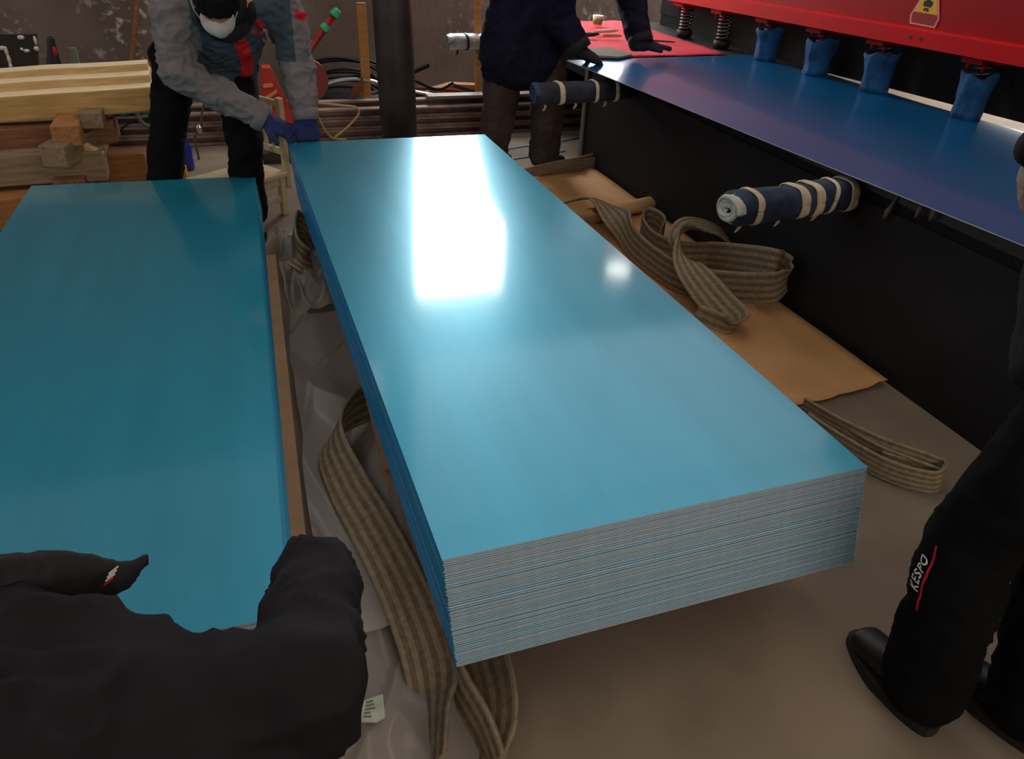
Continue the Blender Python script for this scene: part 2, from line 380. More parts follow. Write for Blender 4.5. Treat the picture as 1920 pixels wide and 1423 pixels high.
    for i in range(-4, 5):
        e = math.sqrt(1-(i/5.4)**2); pcap(bm, c+hf*.06*e*k+hu*.09*k+hr*i*.015*k, .022*k, c+hf*.092*e*k+hu*(.03+.008*(i % 2))*k+hr*i*.018*k, .011*k, 8)
    put('hair', fuse(bm, .007, 2, .004, 40, 5, (1, 1, .4)), HAIR, root)
    if mask:
        bm = bmesh.new(); pell(bm, c+hf*.05*k-hu*.055*k, (.069*k, .069*k, .056*k), (hr, hf, hu)); pell(bm, c+hf*.092*k-hu*.042*k, (.038*k, .04*k, .046*k), (hr, hf, hu))
        put('face_mask', fuse(bm, .006, 3), MASK, root)
        bm = bmesh.new()
        for e in (-1, 1): tube(bm, spline([c+hf*.075*k-hu*.03*k+hr*e*.06*k, c+hf*.03*k-hu*.01*k+hr*e*.085*k, c-hf*.012*k+hu*.0*k+hr*e*.09*k]), .0022, 6)
        put('mask_loop', bm2me(bm), MASK, root)
    return root, J, segs

# ================================================================== THE SETTING
bm = bmesh.new(); box(bm, (-5, -6, -.12), (8, 6.3, 0)); tag(put('floor', bm2me(bm), CONC, org=(0,0,0)), kind='structure')
WY = 6.05
holes = [(1.32, 2.34, 1.1, 3.08), (3.0, 3.5, 1.0, 1.62)]
def wall_with_holes(name, x0, x1, z0, z1, y0, y1, hs, m):
    xs = sorted({x0, x1, *[h[0] for h in hs], *[h[1] for h in hs]}); zs = sorted({z0, z1, *[h[2] for h in hs], *[h[3] for h in hs]}); bm = bmesh.new()
    for a, b in zip(xs, xs[1:]):
        for c, d in zip(zs, zs[1:]):
            if not any(h[0] <= a and b <= h[1] and h[2] <= c and d <= h[3] for h in hs): box(bm, (a, y0, c), (b, y1, d))
    bmesh.ops.remove_doubles(bm, verts=bm.verts, dist=1e-5)
    return tag(put(name, bm2me(bm), m, org=((x0+x1)/2, y0, z0)), kind='structure')
wall_with_holes('wall_back', -5, 8, 0, 6.5, WY, WY+.2, holes, WALL)
for i, h in enumerate(holes):
    bm = bmesh.new(); t = .035
    for a, b in (((h[0], WY+.05, h[2]), (h[0]+t, WY+.1, h[3])), ((h[1]-t, WY+.05, h[2]), (h[1], WY+.1, h[3])), ((h[0], WY+.05, h[2]), (h[1], WY+.1, h[2]+t)), ((h[0], WY+.05, h[3]-t), (h[1], WY+.1, h[3]))): box(bm, a, b)
    fr = tag(put(f'window_{i+1}', bm2me(bm), STEEL), kind='structure')
    bm = bmesh.new(); box(bm, (h[0]+t, WY+.07, h[2]+t), (h[1]-t, WY+.076, h[3]-t)); put('pane', bm2me(bm), PANE, fr)
for nm, a, b in (('wall_left', (-5.2, -6, 0), (-5, 6.25, 6.5)), ('wall_right', (8, -6, 0), (8.2, 6.25, 6.5)), ('wall_front', (-5.2, -6.2, 0), (8.2, -6, 6.5))):
    tag(boxobj(nm, a, b, PLAINW), kind='structure')
tag(boxobj('ceiling', (-5.2, -6.2, 6.5), (8.2, 6.3, 6.65), PLAINW), kind='structure')
for i, (a, b) in enumerate((((-3.6, -4.5), (-2.4, 3.8)), ((.2, -4.5), (1.4, 3.8)), ((4.4, -4.5), (5.6, 3.8)))):
    o = tag(boxobj(f'window_{i+3}', (a[0], a[1], 6.44), (b[0], b[1], 6.49), SKYL), kind='structure')

HFILL_BRIGHT = emitter('high_fill_glow', (250,252,255), HFILL)
HFILL_DIM = emitter('high_fill_dim', (250,252,255), HFILL*.3)
tag(boxobj('window_7', (.3, WY-.02, 3.75), (7.6, WY-.005, 6.4), HFILL_BRIGHT), kind='structure'); tag(boxobj('window_8', (-4.6, WY-.02, 4.3), (.2, WY-.005, 6.4), HFILL_DIM), kind='structure')  # unseen glowing wall panels, added so the sheets reflect brighter near the front
tag(boxobj('window_9', (-4.99, -.5, 1.4), (-4.97, 4.5, 3.6), emitter('left_fill_glow', (250,250,255), LEFT)), kind='structure')  # unseen glowing panel, added to brighten the middle stack's left side
tag(boxobj('window_10', (.3, 4.0, 6.44), (7.6, 6.0, 6.49), HFILL_BRIGHT), kind='structure'); tag(boxobj('window_11', (-4.6, 4.0, 6.44), (.2, 6.0, 6.49), HFILL_DIM), kind='structure')  # unseen glowing roof panels, added to keep the sheets' near edge bright
tag(boxobj('window_6', (-1.5, -5.99, 2.6), (5.0, -5.96, 4.6), FRONTP), kind='structure')  # unseen glowing panel behind the camera, added to brighten the sheet ends
dr = tag(boxobj('added_fill_right', (7.96, 2.2, 0), (7.99, 5.8, 3.4), FILLR), kind='structure')  # unseen glowing opening, added to light the floor seen through the machine slot
for nm, a, b in (('trim_1', (7.9, 2.1, 0), (8.0, 2.2, 3.5)), ('trim_2', (7.9, 5.8, 0), (8.0, 5.9, 3.5)), ('trim_3', (7.9, 2.1, 3.4), (8.0, 5.9, 3.5))): tag(boxobj(nm, a, b, STEEL), kind='structure')
lp = empty('pendant_lamp', (3.36, 5.5, 2.66), 'round pendant lamp hanging high near the back wall, seen mirrored in the sheets', 'lamp')
bm = bmesh.new(); tube(bm, [(3.36, 5.5, 2.64), (3.36, 5.5, 2.7), (3.36, 5.5, 2.85), (3.36, 5.5, 2.9)], [.2, .19, .08, .05], 28, cap=False); put('lamp_shade', bm2me(bm), STEEL, lp)
bm = bmesh.new(); pell(bm, (3.36, 5.5, 2.68), (.13, .13, .06)); put('bulb', bm2me(bm), emitter('lamp_bulb', (255,250,240), 12), lp)
bm = bmesh.new(); tube(bm, [(3.36, 5.5, 2.88), (3.36, 5.5, 6.44)], .008, 6); put('lamp_cord', bm2me(bm), MBLK, lp)

# ------------------------------------------------------------------ steel pillar
PX, PYY = .8, 4.2
p = tag(empty('steel_pillar', (.8, 4.2, 0), 'dark round steel pillar standing behind the middle sheet stack', 'pillar'))
top, bot = aty(735, 0, 4.2), aty(749, 258, 4.2); ax = (top-bot).normalized(); b0 = bot-ax*((bot.z-.0)/ax.z); r0 = .122
bm = bmesh.new(); tube(bm, [b0+ax*t for t in (0, .5, 1, 2, 4, 6.3)], [r0*.98, r0, r0*1.01, r0*1.02, r0*1.02, r0*1.02], 40); put('shaft', bm2me(bm), STEEL, p)
boxobj('base_plate', (b0.x-.2, b0.y-.2, 0), (b0.x+.2, b0.y+.2, .018), STEEL, p)
bm = bmesh.new()
for sx in (-1, 1):
    for sy in (-1, 1): tube(bm, [b0+V((sx*.16, sy*.16, .018)), b0+V((sx*.16, sy*.16, .05))], .014, 6)
put('anchor_bolts', bm2me(bm), STEEL, p)

# ================================================================== SHEET STACKS
def sheet_mesh(t, film, side_film=True):
    bm = bmesh.new(); W_, L_ = 1.0, 2.88
    box(bm, (0, 0, 0), (W_, L_, t-film), 1); e = .0012
    box(bm, (-e, -e*.4, t-film), (W_+e, L_, t), 0)
    if side_film:
        box(bm, (-e*.8, .002, .0002), (-.0001, L_-.002, t-film), 2); box(bm, (W_+.0001, .002, .0002), (W_+e*.8, L_-.002, t-film), 2)
    me = bm2me(bm, 'sheet')
    for q in (FILM, ALU, FILMD): me.materials.append(q)
    return me
def stack(origin, rz, n, pitch, shear, base_label, top_label, group):
    me = sheet_mesh(pitch*.92, pitch*.16)
    for i in range(n):
        t = 1-(i+1)/n
        o = bpy.data.objects.new('aluminium_sheet', me); COL.objects.link(o)
        j = .0 if i == n-1 else 1
        o.location = V(origin)+V((shear[0]*t+j*random.gauss(0, .0012), shear[1]*t**1.2+j*random.gauss(0, .0007), pitch*i))
        o.rotation_euler = (0, 0, rz)
        tag(o, top_label if i == n-1 else base_label, 'metal sheet', group)
NS, PT = 64, .00415
stack((0, 0, .5-NS*PT+PT*.18), 0, NS, PT, (.018, -.045), 'blue film-covered aluminium sheet below the top one of the raised middle stack',
      'top blue film-covered sheet of the middle stack, mirroring the bright window', 'sheets in the middle stack')
# left stack: measured corners at z = .31
fl, frr, nr = atz(42, 366, .31), atz(478, 335, .31), atz(538, 1155, .31)
ang = math.atan2(-(frr-nr).x, (frr-nr).y)
lo = V((nr.x, nr.y, 0))-V((math.cos(ang), math.sin(ang), 0))*1.0
NL, PL = 40, .0046
stack((lo.x, lo.y, .31-NL*PL+PL*.18), ang, NL, PL, (.012, 0), 'blue film-covered aluminium sheet below the top one of the low left stack',
      'top blue film-covered sheet of the low left stack, by the timber pile', 'sheets in the left stack')
LZ = .31-NL*PL
def lw(u, v, z): return V((lo.x+u*math.cos(ang)-v*math.sin(ang), lo.y+u*math.sin(ang)+v*math.cos(ang), z))
# board and bearers under the left stack
bm = bmesh.new(); prism(bm, [lw(-.03, .0, LZ-.03), lw(1.05, .0, LZ-.03), lw(1.055, 2.3, LZ-.03), lw(-.03, 2.3, LZ-.03)], [lw(-.03, .0, LZ-.001), lw(1.05, .0, LZ-.001), lw(1.055, 2.3, LZ-.001), lw(-.03, 2.3, LZ-.001)])
tag(put('packing_board', bm2me(bm), CARD), 'tan cardboard packing board sticking out under the left sheet stack', 'board')
for k, v in enumerate((.45, 1.3, 2.1)):
    q0, q1 = lw(.0, v, LZ-.031), lw(1.0, v, LZ-.031)
    beam('bearer_timber', q0, q1, LZ-.032, .09, W4, ['grey timber bearer under the near end of the left stack', 'grey timber bearer under the middle of the left stack', 'grey timber bearer under the far end of the left stack'][k])
# plank and bearers below the middle stack
ZB = .5-NS*PT
bm = bmesh.new(); prism(bm, [V((x, y, ZB-.022)) for x, y in ((.004, .62), (.9, .60), (.95, 2.6), (.09, 2.62))], [V((x, y, ZB-.001)) for x, y in ((.004, .62), (.9, .60), (.95, 2.6), (.09, 2.62))]); tag(put('support_plank', bm2me(bm), W5), 'orange wooden plank laid beneath the middle sheet stack', 'plank')
for k, v in enumerate((.85, 2.45)):
    beam('bearer_timber', (.08, v, ZB-.023), (.92, v, ZB-.023), ZB-.024, .1, W5, ['squared timber bearer under the near half of the middle stack', 'squared timber bearer under the far half of the middle stack'][k])

# ================================================================== SHEAR MACHINE
mc = empty('shearing_machine', (2.6, 2.2, 0), 'big red and black guillotine shearing machine along the right side', 'machine')
def mpart(name, a, b, m, bev=.004, parent=None): return boxobj(name, a, b, m, parent or mc, bev)
mpart('front_panel', (2.06, -1.2, .0), (2.09, 3.93, .62), MGRY)
mpart('panel_edge', (2.05, 3.9, .0), (2.10, 3.95, .64), mat('worn_edge', (120,118,116), .5))
mpart('bed_beam', (2.07, -1.2, .55), (2.22, 5.3, .66), MBLK)
mpart('table_top', (2.06, -1.2, .66), (3.35, 5.35, .712), mat('bed_steel', (66,66,70), .5, metal=.4, var=.1))
mpart('rear_bed', (3.0, -1.2, .0), (3.3, 5.3, .655), MBLK)
mpart('end_leg', (2.2, 5.0, 0), (3.0, 5.25, .655), MBLK)
def bx(y): return 3.05+(4.6-y)*.062      # the beam runs very slightly askew to the bed
def bz(y): return .965+(4.6-y)*.020
def bar(name, y0, y1, prof, m, parent=mc):
    bm = bmesh.new(); prism(bm, [V((bx(y0)+p[0], y0, bz(y0)+p[1])) for p in prof], [V((bx(y1)+p[0], y1, bz(y1)+p[1])) for p in prof]); return put(name, bm2me(bm), m, parent)
bar('upper_beam', -1.2, 5.2, [(-.02, .085), (.02, .085), (.02, 1.3), (.0, 1.3), (-.02, .16)], RED)
bar('beam_lip', -1.2, 5.2, [(-.09, 0), (.05, 0), (.05, .085), (-.075, .085), (-.09, .075)], RED2)
bar('blade_carrier', -1.2, 5.2, [(.26, -.16), (.3, -.16), (.3, .5), (.26, .5)], MBLK)
bar('lower_guard', 2.72, 5.2, [(.27, -.29), (.30, -.29), (.30, .1), (.27, .1)], MBLK)
bm = bmesh.new(); prism(bm, [V((3.40, 2.72, .722)), V((3.43, 2.72, .722)), V((3.43, 2.72, 1.1)), V((3.40, 2.72, 1.1))], [V((3.40, -1.2, .822)), V((3.43, -1.2, .822)), V((3.43, -1.2, 1.1)), V((3.40, -1.2, 1.1))]); put('rear_guard', bm2me(bm), MBLK, mc)
YH = [4.52, 4.05, 3.56, 3.08, 2.6, 1.98, 1.35, .7, 0.05]
for i, y in enumerate(YH):
    x = bx(y)+.06; zt = bz(y); zb = .722
    bk = bar('hold_down_bracket', y-.06, y+.06, [(-.03, -.035), (.16, -.035), (.16, 0), (-.03, 0)], RED)
    for e in (-.045, .045): bm = bmesh.new(); tube(bm, [(x-.05, y+e, zt-.065), (x-.05, y+e, zt-.03)], .012, 8); put('bolt', bm2me(bm), RED, bk)
    hd = bmesh.new(); tube(hd, [(x, y, zb+.03), (x, y, zt-.03)], .026, 14); h = put('hold_down_ram', bm2me(hd), MBLK, mc)
    bm = bmesh.new(); nt = 7; pts = [(x+.04*math.cos(a), y+.04*math.sin(a), zb+.05+(zt-zb-.09)*a/(2*math.pi*nt)) for a in [k*2*math.pi/12 for k in range(12*nt+1)]]
    tube(bm, pts, .0075, 6); put('coil_spring', bm2me(bm), mat('spring_steel', (120,116,116), .35, metal=.8), h)
    bm = bmesh.new(); tube(bm, [(x, y, zb), (x, y, zb+.045), (x, y, zb+.05)], [.058, .058, .045], 18); put('hold_down_foot', bm2me(bm), mat('rubber_black', (24,24,25), .6), h)
    if i >= 2:
        bm = bmesh.new(); n = 34; H = [0, .03, .07, .11, .15, .185, .2]; sx = .9+.25*random.random()
        rings = []
        for k, hh in enumerate(H):
            rr = [.072, .07, .069, .074, .08, .088, .084][k]
            rings.append([bm.verts.new((x-.004+rr*sx*math.cos(a)*(1+.2*noise.noise(V((math.cos(a)*2.2, math.sin(a)*2.2, hh*14+i*5)))), y+rr*math.sin(a)*(1+.22*noise.noise(V((math.cos(a)*2.5+4, math.sin(a)*2.5, hh*16+i*7)))),
                         zb+hh*(zt-zb)/.27+.03*noise.noise(V((math.cos(a)*1.5, math.sin(a)*1.5, i*3.3)))*(k/6))) for a in [2*math.pi*q/n for q in range(n)]])
        for a, b in zip(rings, rings[1:]):
            for k in range(n): bm.faces.new((a[k], a[(k+1) % n], b[(k+1) % n], b[k])).smooth = True
        # draw flap hanging on one side
        me = bm2me(bm); o = put('sock_cover', me, SOCK, h); sd = o.modifiers.new('thickness', 'SOLIDIFY'); sd.thickness = .004
# lit slot and polished blade behind the hold-downs
mpart('blade_strip', (3.26, -1.0, .7125), (3.30, 2.9, .7185), CHROME, .001)
# screws in the lip
for (px, py) in ((1700, 73), (1718, 76)):
    q = atx(px, py, 3.08); y = q.y; bm = bmesh.new(); tube(bm, [(bx(y)-.086, y, bz(y)+.04), (bx(y)-.092, y, bz(y)+.04)], .009, 10); put('screw_hole', bm2me(bm), INK, mc)
# warning sign on the beam
def signpt(px, py, off=0.):
    X = 3.05
    for _ in range(6): q = atx(px, py, X); X = bx(q.y)-.02-off + (.0)
    return q
yb0, yb1 = signpt(1706, 44), signpt(1753, 53)
SB = yb0.lerp(yb1, .5); sy = (yb0-yb1).length*.5; ydir = (yb1-yb0).normalized(); zdir = V((0,0,1))
sg = empty('warning_sign', SB, 'yellow triangular hand hazard warning sign with pale border on red beam', 'sign')
def sgp(name, poly, off, m): 
    bm = bmesh.new(); a = [SB+ydir*(u*sy)+zdir*(v*sy)+V((-off, 0, 0)) for u, v in poly]; prism(bm, [q+V((.0012, 0, 0)) for q in a], a); return put(name, bm2me(bm), m, sg)
sgp('border', [(-1, 0), (1.0, 0), (1.15, .5), (.2, 2.75), (-.2, 2.75), (-1.15, .5)], .003, PINK)
sgp('lower_band', [(-.88, .1), (.88, .1), (1.0, .5), (.93, .72), (-.93, .72), (-1.0, .5)], .0045, DRED)
sgp('yellow_panel', [(-.88, .74), (.88, .74), (.12, 2.55), (-.12, 2.55)], .0045, YEL)
sgp('hand_symbol', [(-.32, 1.12), (.25, 1.08), (.36, 1.25), (.34, 1.42), (.12, 1.45), (.05, 1.62), (-.1, 1.62), (-.12, 1.46), (-.36, 1.38)], .0055, INK)
sgp('hand_symbol', [(-.22, .84), (-.1, .84), (-.02, .95), (.06, .82), (.2, .84), (.14, 1.02), (-.18, 1.04)], .0055, INK)
sgp('hand_symbol', [(-.06, 1.7), (.06, 1.7), (.04, 2.2), (-.04, 2.2)], .0055, INK)
# sheet lying on the table
s0, s1 = atz(1062, 113, .722), atz(1912, 457, .722); dv = (s1-s0).normalized(); pv = V((-dv.y, dv.x, 0)); pv = pv if pv.x > 0 else -pv
bm = bmesh.new(); ee = s0+dv*3.3; SW = 1.42
prism(bm, [s0-V((0,0,.003)), ee-V((0,0,.003)), ee+pv*SW-V((0,0,.003)), s0+pv*SW-V((0,0,.003))], [s0, ee, ee+pv*SW, s0+pv*SW])
me = bm2me(bm)
tag(put('aluminium_sheet', me, [mat('dark_blue_film', (12,104,164), .34, metal=.3, var=.05, scale=2, coat=.3), ALU]), 'single blue film-covered sheet lying on the shearing machine table', 'metal sheet')
for p in me.polygons: p.material_index = 0 if abs(p.normal.z) > .5 else 1
# cloth-wrapped front support arms
def wrapped_arm(p0, p1, rr, m, tapes, label, endm, seed, tapem=None):
    p0, p1 = V(p0), V(p1); d, s, u = frame(p1-p0); L = (p1-p0).length; rt = bpy.data.objects.new('support_arm', None); COL.objects.link(rt); rt.parent = mc; rt.location = p1-ORG[mc.name]; ORG[rt.name] = V(p1); rt['label'] = label; n = 28
    bm = bmesh.new(); box(bm, (-.028, -.035, 0), (.028, .035, L+.05)); M = Matrix.Identity(4)
    for i in range(3): M[i][0] = s[i]; M[i][1] = u[i]; M[i][2] = d[i]; M[i][3] = (p0+d*.01)[i]
    bmesh.ops.transform(bm, matrix=M, verts=bm.verts); put('steel_bar', bm2me(bm), MBLK, rt)
    bm = bmesh.new(); rings = []
    for k in range(25):
        t = k/24; rg = []
        for q in range(n):
            a = 2*math.pi*q/n; sq = (abs(math.cos(a))**3+abs(math.sin(a))**3)**(-1/3.)
            x = rr*sq*(1+.09*noise.noise(V((math.cos(a)*1.6, math.sin(a)*1.6, t*5+seed)))+.04*noise.noise(V((math.cos(a)*5, math.sin(a)*5, t*14+seed))))
            if k == 0: x *= .86
            if any(abs(t-tp[0]) < .025 for tp in tapes): x *= .95
            rg.append(bm.verts.new(p0+d*(L*.93*t)+(s*math.cos(a)+u*math.sin(a))*x))
        rings.append(rg)
    for a, b in zip(rings, rings[1:]):
        for q in range(n): bm.faces.new((a[q], a[(q+1) % n], b[(q+1) % n], b[q])).smooth = True
    bm.faces.new(rings[-1]); put('cloth_wrap', bm2me(bm), m, rt)
    # rolled cloth visible at the tip: spiral strip
    bm = bmesh.new(); pts = []; T = 2.6
    for k in range(46):
        a = k/45*T*2*math.pi; q = rr*.98*(1-.8*k/45)*(1+.12*math.sin(a*2+seed)); pts.append(p0+d*(.012-.016*math.sin(k*.5)*.4)+(s*math.cos(a)+u*math.sin(a)*.95)*q)
    ribbon(bm, pts, [d]*len(pts), .04, .016, 2, 2); put('cloth_roll_end', bm2me(bm), endm, rt)
    bm = bmesh.new(); tube(bm, [p0+d*.02, p0+d*.03], rr*.97, 20); put('end_pad', bm2me(bm), endm, rt)
    for (t, wdt, sl) in tapes:
        bm = bmesh.new(); pts = []
        for k in range(33):
            a = 2*math.pi*k/32; sq = (abs(math.cos(a))**3+abs(math.sin(a))**3)**(-1/3.)
            x = rr*sq*(1.04+.05*noise.noise(V((math.cos(a)*1.6, math.sin(a)*1.6, t*5+seed)))); pts.append(p0+d*(L*.93*t+sl*math.cos(a+.8))+(s*math.cos(a)+u*math.sin(a))*x)
        ribbon(bm, pts, [d+s*.15*math.sin(k*.9) for k in range(33)], wdt, .004, 2, 2); put('tape_band', bm2me(bm), tapem or TAPE, rt)
    # frayed tail
    for k in range(3):
        t = .1+.3*k; q0 = p0+d*(L*t)-u*rr*.95*(1 if u.z > 0 else -1); bm = bmesh.new(); ribbon(bm, [q0, q0+V((.008, -.005, -.018)), q0+V((-.004, .0, -.04))], [d, d+s*.4, d-s*.3], .014, .003, 4, 1); put('frayed_tail', bm2me(bm), tapem or TAPE, rt)
    return rt
CUT = mat('pale_rag', (196,200,190), .8, var=.15, scale=25, bump=.3)
wrapped_arm((1.42, 1.27, .630), (2.055, 1.34, .630), .060, BCLOTH, [(.17, .028, .006), (.53, .04, .016), (.66, .04, .014), (.82, .02, -.012), (.97, .04, .01)], 'near support arm wrapped in dark blue cloth with pale tape bands', CUT, 1.3)
wrapped_arm((1.41, 3.24, .615), (2.055, 3.25, .630), .058, mat('dark_blue_wrap', (46,54,70), .8, rgb2=(30,35,48), scale=14, bump=.3), [(.25, .03, .008), (.62, .02, .004), (.84, .024, .004)], 'second support arm in dark wrapping with three pale tape bands, before the coated worker', mat('blue_rag', (44,72,104), .85, bump=.3, scale=20), 4.1)
wrapped_arm((1.37, 4.95, .625), (2.055, 4.95, .63), .055, mat('silver_foil_wrap', (205,205,210), .3, metal=.5, var=.25, scale=14, bump=.8, bscale=16), [(.22, .018, .004), (.6, .03, 0)], 'far support arm in crumpled silver wrap with black tape bands', mat('grey_foil', (150,150,154), .45, metal=.4), 7.7, tapem=mat('black_tape', (22,22,24), .5))
# knotted cord ends hanging below the sheet
for k, (px, py) in enumerate(((1665, 395), (1725, 392), (1752, 397))):
    q = atx(px, py, 2.03); bm = bmesh.new(); tube(bm, [V((q.x+.03, q.y, .69)), q+V((.012, .004, .012)), q, q+V((.004, .01, -.035))], [.006, .007, .011, .005], 8)
    put('cloth_tie', bm2me(bm), mat('dull_tie', (110,102,92), .85), mc)
# red cloth and odds on the far table
bm = bmesh.new(); NX, NY = 22, 26; g = [[None]*NY for _ in range(NX)]
for i in range(NX):
    for j in range(NY):
        x = 2.03+1.0*i/(NX-1); y = 3.72+1.55*j/(NY-1)+.08*(i/(NX-1)); z = .7165+.012*abs(noise.noise(V((x*6, y*6, 2))))
        g[i][j] = bm.verts.new((x+.02*noise.noise(V((y*4, 0, 1))), y, z))
for i in range(NX-1):
    for j in range(NY-1): bm.faces.new((g[i][j], g[i+1][j], g[i+1][j+1], g[i][j+1])).smooth = True
o = tag(put('red_cloth', bm2me(bm), RCLOTH), 'pinkish red cloth spread over the far end of the machine table', 'cloth'); md = o.modifiers.new('t', 'SOLIDIFY'); md.thickness = -.003
q = atz(1120, 47, .735); cu = empty('paper_cup', q, 'small cup with a green band standing on the red cloth', 'cup')
bm = bmesh.new(); tube(bm, [q, q+V((0,0,.07))], [.034, .043], 20, cap=True); put('cup_body', bm2me(bm), mat('cup_white', (225,225,210), .5), cu)
bm = bmesh.new(); tube(bm, [q+V((0,0,.012)), q+V((0,0,.05))], [.0365, .0415], 20); put('green_band', bm2me(bm), mat('cup_green', (128,160,60), .5), cu)
def stick(name, a, b, r_, m, label, cat): 
    bm = bmesh.new(); tube(bm, [a, V(a).lerp(V(b), .12), V(a).lerp(V(b), .8), b], [r_*.7, r_, r_, r_*.6], 10); return tag(put(name, bm2me(bm), m), label, cat)
stick('ruler_stick', atz(1113, 60, .75), atz(1158, 57, .75), .012, mat('white_stick', (216,206,196), .5), 'white stick lying on the red cloth beside the cup', 'stick')
stick('wooden_rod', atz(1130, 66, .748), atz(1165, 67, .748), .011, W1, 'short brown wooden rod lying on the red cloth', 'rod')
stick('scriber', atz(1222, 76, .74), atz(1266, 79, .74), .006, STEEL, 'thin dark scriber lying on red cloth near the worker\'s hand', 'tool')
q = atz(1105, 68, .74); bm = bmesh.new(); pell(bm, q+V((0,0,.012)), (.05, .03, .016)); pcap(bm, q+V((.03,0,.012)), .016, q+V((.08,.02,.012)), .01); tag(put('tape_knife', fuse(bm, .006, 2), INK), 'black utility knife lying on the red cloth left of the stick', 'tool')
bm = bmesh.new(); pts = [atz(1100, 92, .735), atz(1140, 88, .735), atz(1185, 103, .735), atz(1160, 108, .735), atz(1110, 106, .735)]; prism(bm, [p-V((0,0,.006)) for p in pts], [p+V((0,0,.002*i)) for i, p in enumerate(pts)]); tag(put('grey_rag', bm2me(bm), mat('rag_grey', (128,124,118), .9, bump=.5, scale=30)), 'grey rag lying at the edge of the red cloth', 'rag')

# ================================================================== BACK OF THE ROOM
# steel channels in a pile along the wall
def channel(y, z, h, x0, x1, label, slope=.0):
    bm = bmesh.new(); t = .014; dpt = .07
    prof = [(0, 0), (0, t), (dpt-.01, t), (dpt-.01, h-t), (0, h-t), (0, h), (dpt, h), (dpt, 0)]
    prism(bm, [V((x0, y+a, z+b)) for a, b in prof], [V((x1, y+a, z+b+slope)) for a, b in prof])
    tag(put('steel_channel', bm2me(bm), RUSTY), label, 'steel channel', 'steel channels by the back wall')
zz = [0.005, .075, .145]
for k in range(3): channel(4.72+.008*k, zz[k], .066, -1.2-.05*k, 2.9, ['rusty steel channel at the bottom of the front pile by the wall', 'rusty steel channel in the middle of the front pile by the wall', 'rusty steel channel on top of the front pile by the wall'][k])
channel(4.84, .145, .10, -1.3, 2.9, 'taller steel channel lying just behind the front channel pile'); channel(4.84, .005, .135, -1.3, 2.9, 'steel channel hidden low behind the front channel pile')
bm = bmesh.new(); a, b = aty(800, 191, 4.86), aty(905, 182, 4.86); box(bm, (a.x, 4.80, .252), (b.x+.5, 4.91, .272)); tag(put('flat_steel_bar', bm2me(bm), mat('bare_steel', (150,146,144), .4, metal=.6)), 'short flat steel bar lying on the channels right of the pillar', 'steel bar')
# scrap heap of strapping
def strip(pts, wd, m, label, cat='metal strip', up=(0,0,1), th=.004, name='scrap_strip'):
    bm = bmesh.new(); ribbon(bm, pts, [V(up)]*len(pts), wd, th, 5, 1); return tag(put(name, bm2me(bm), m), label, cat)
BLS = mat('black_strapping', (24,24,27), .35, metal=.6); GLS = mat('bright_strapping', (150,156,160), .3, metal=.8)
def pl(pix, Y, dz=0): return [aty(px, py, Y)+V((0, 0, dz)) for px, py in pix]
strip(pl([(595, 165), (625, 152), (660, 148), (700, 152), (715, 160)], 5.0), .03, GLS, 'bright curved steel strap arched over the scrap left of the pillar', up=(0, .7, .7))
strip(pl([(770, 170), (800, 176), (840, 180), (900, 182)], 4.98), .03, GLS, 'bright curved steel strap resting on the scrap right of the pillar', up=(0, .7, .7))
strip(pl([(590, 147), (640, 145), (700, 140)], 5.15), .02, BLS, 'thin dark strap lying across the scrap left of the pillar')
strip(pl([(775, 135), (805, 122)], 5.0), .03, BLS, 'short dark strip poking up right of the pillar')
strip(pl([(775, 150), (820, 168), (850, 155)], 5.0), .02, BLS, 'bent dark strip lying right of the pillar')
strip(pl([(775, 165), (830, 168), (890, 175)], 5.1), .025, mat('red_strap', (140,62,52), .5, metal=.3), 'reddish strap lying in the scrap right of the pillar')
strip(pl([(850, 160), (890, 172)], 5.05), .03, mat('teal_strap', (54,66,70), .5, metal=.4), 'dull teal strip leaning in the scrap near the coated worker')
rt = empty('strapping_coil', aty(640, 190, 5.1), 'heap of black coiled steel strapping beside the wooden stud', 'coil')
for k in range(9):
    bm = bmesh.new(); c = aty(648+random.uniform(-8, 8), 185, 5.15+.02*k); r_ = .2+.02*k; tl = random.uniform(-.25, .25)
    pts = [c+V((1.25*r_*math.cos(a), .5*r_*math.sin(a)+.05, .55*r_*max(0, math.sin(a))*(1+tl)+.012*k-.03)) for a in [i*2*math.pi/20 for i in range(21)]]
    ribbon(bm, pts, [V((0, .3, 1))]*21, .02, .003, 2, 1); put('strap_loop', bm2me(bm), BLS, rt)
boxobj('dark_backing', (0.42, 5.3, 0), (1.5, 5.6, .2), mat('black_sheet_scrap', (20,19,20), .5), None); tag(bpy.data.objects['dark_backing'], 'black scrap bundle lying low behind the strapping coil', 'scrap'); bpy.data.objects['dark_backing'].name = 'scrap_bundle'
bm = bmesh.new(); pts = pl([(655, 185), (663, 165), (680, 145), (682, 165), (672, 180)], 4.98); prism(bm, pts, [p+V((0, .02, 0)) for p in pts]); tag(put('wood_offcut', bm2me(bm), W3), 'brown wooden offcut leaning against the wooden stud', 'wood offcut')
bm = bmesh.new(); pts = pl([(800, 172), (890, 178), (898, 160), (850, 158)], 5.2); prism(bm, pts, [p+V((0, .1, 0)) for p in pts]); tag(put('wood_offcut', bm2me(bm), W5), 'orange wooden board lying flat in the scrap right of the pillar', 'wood offcut')
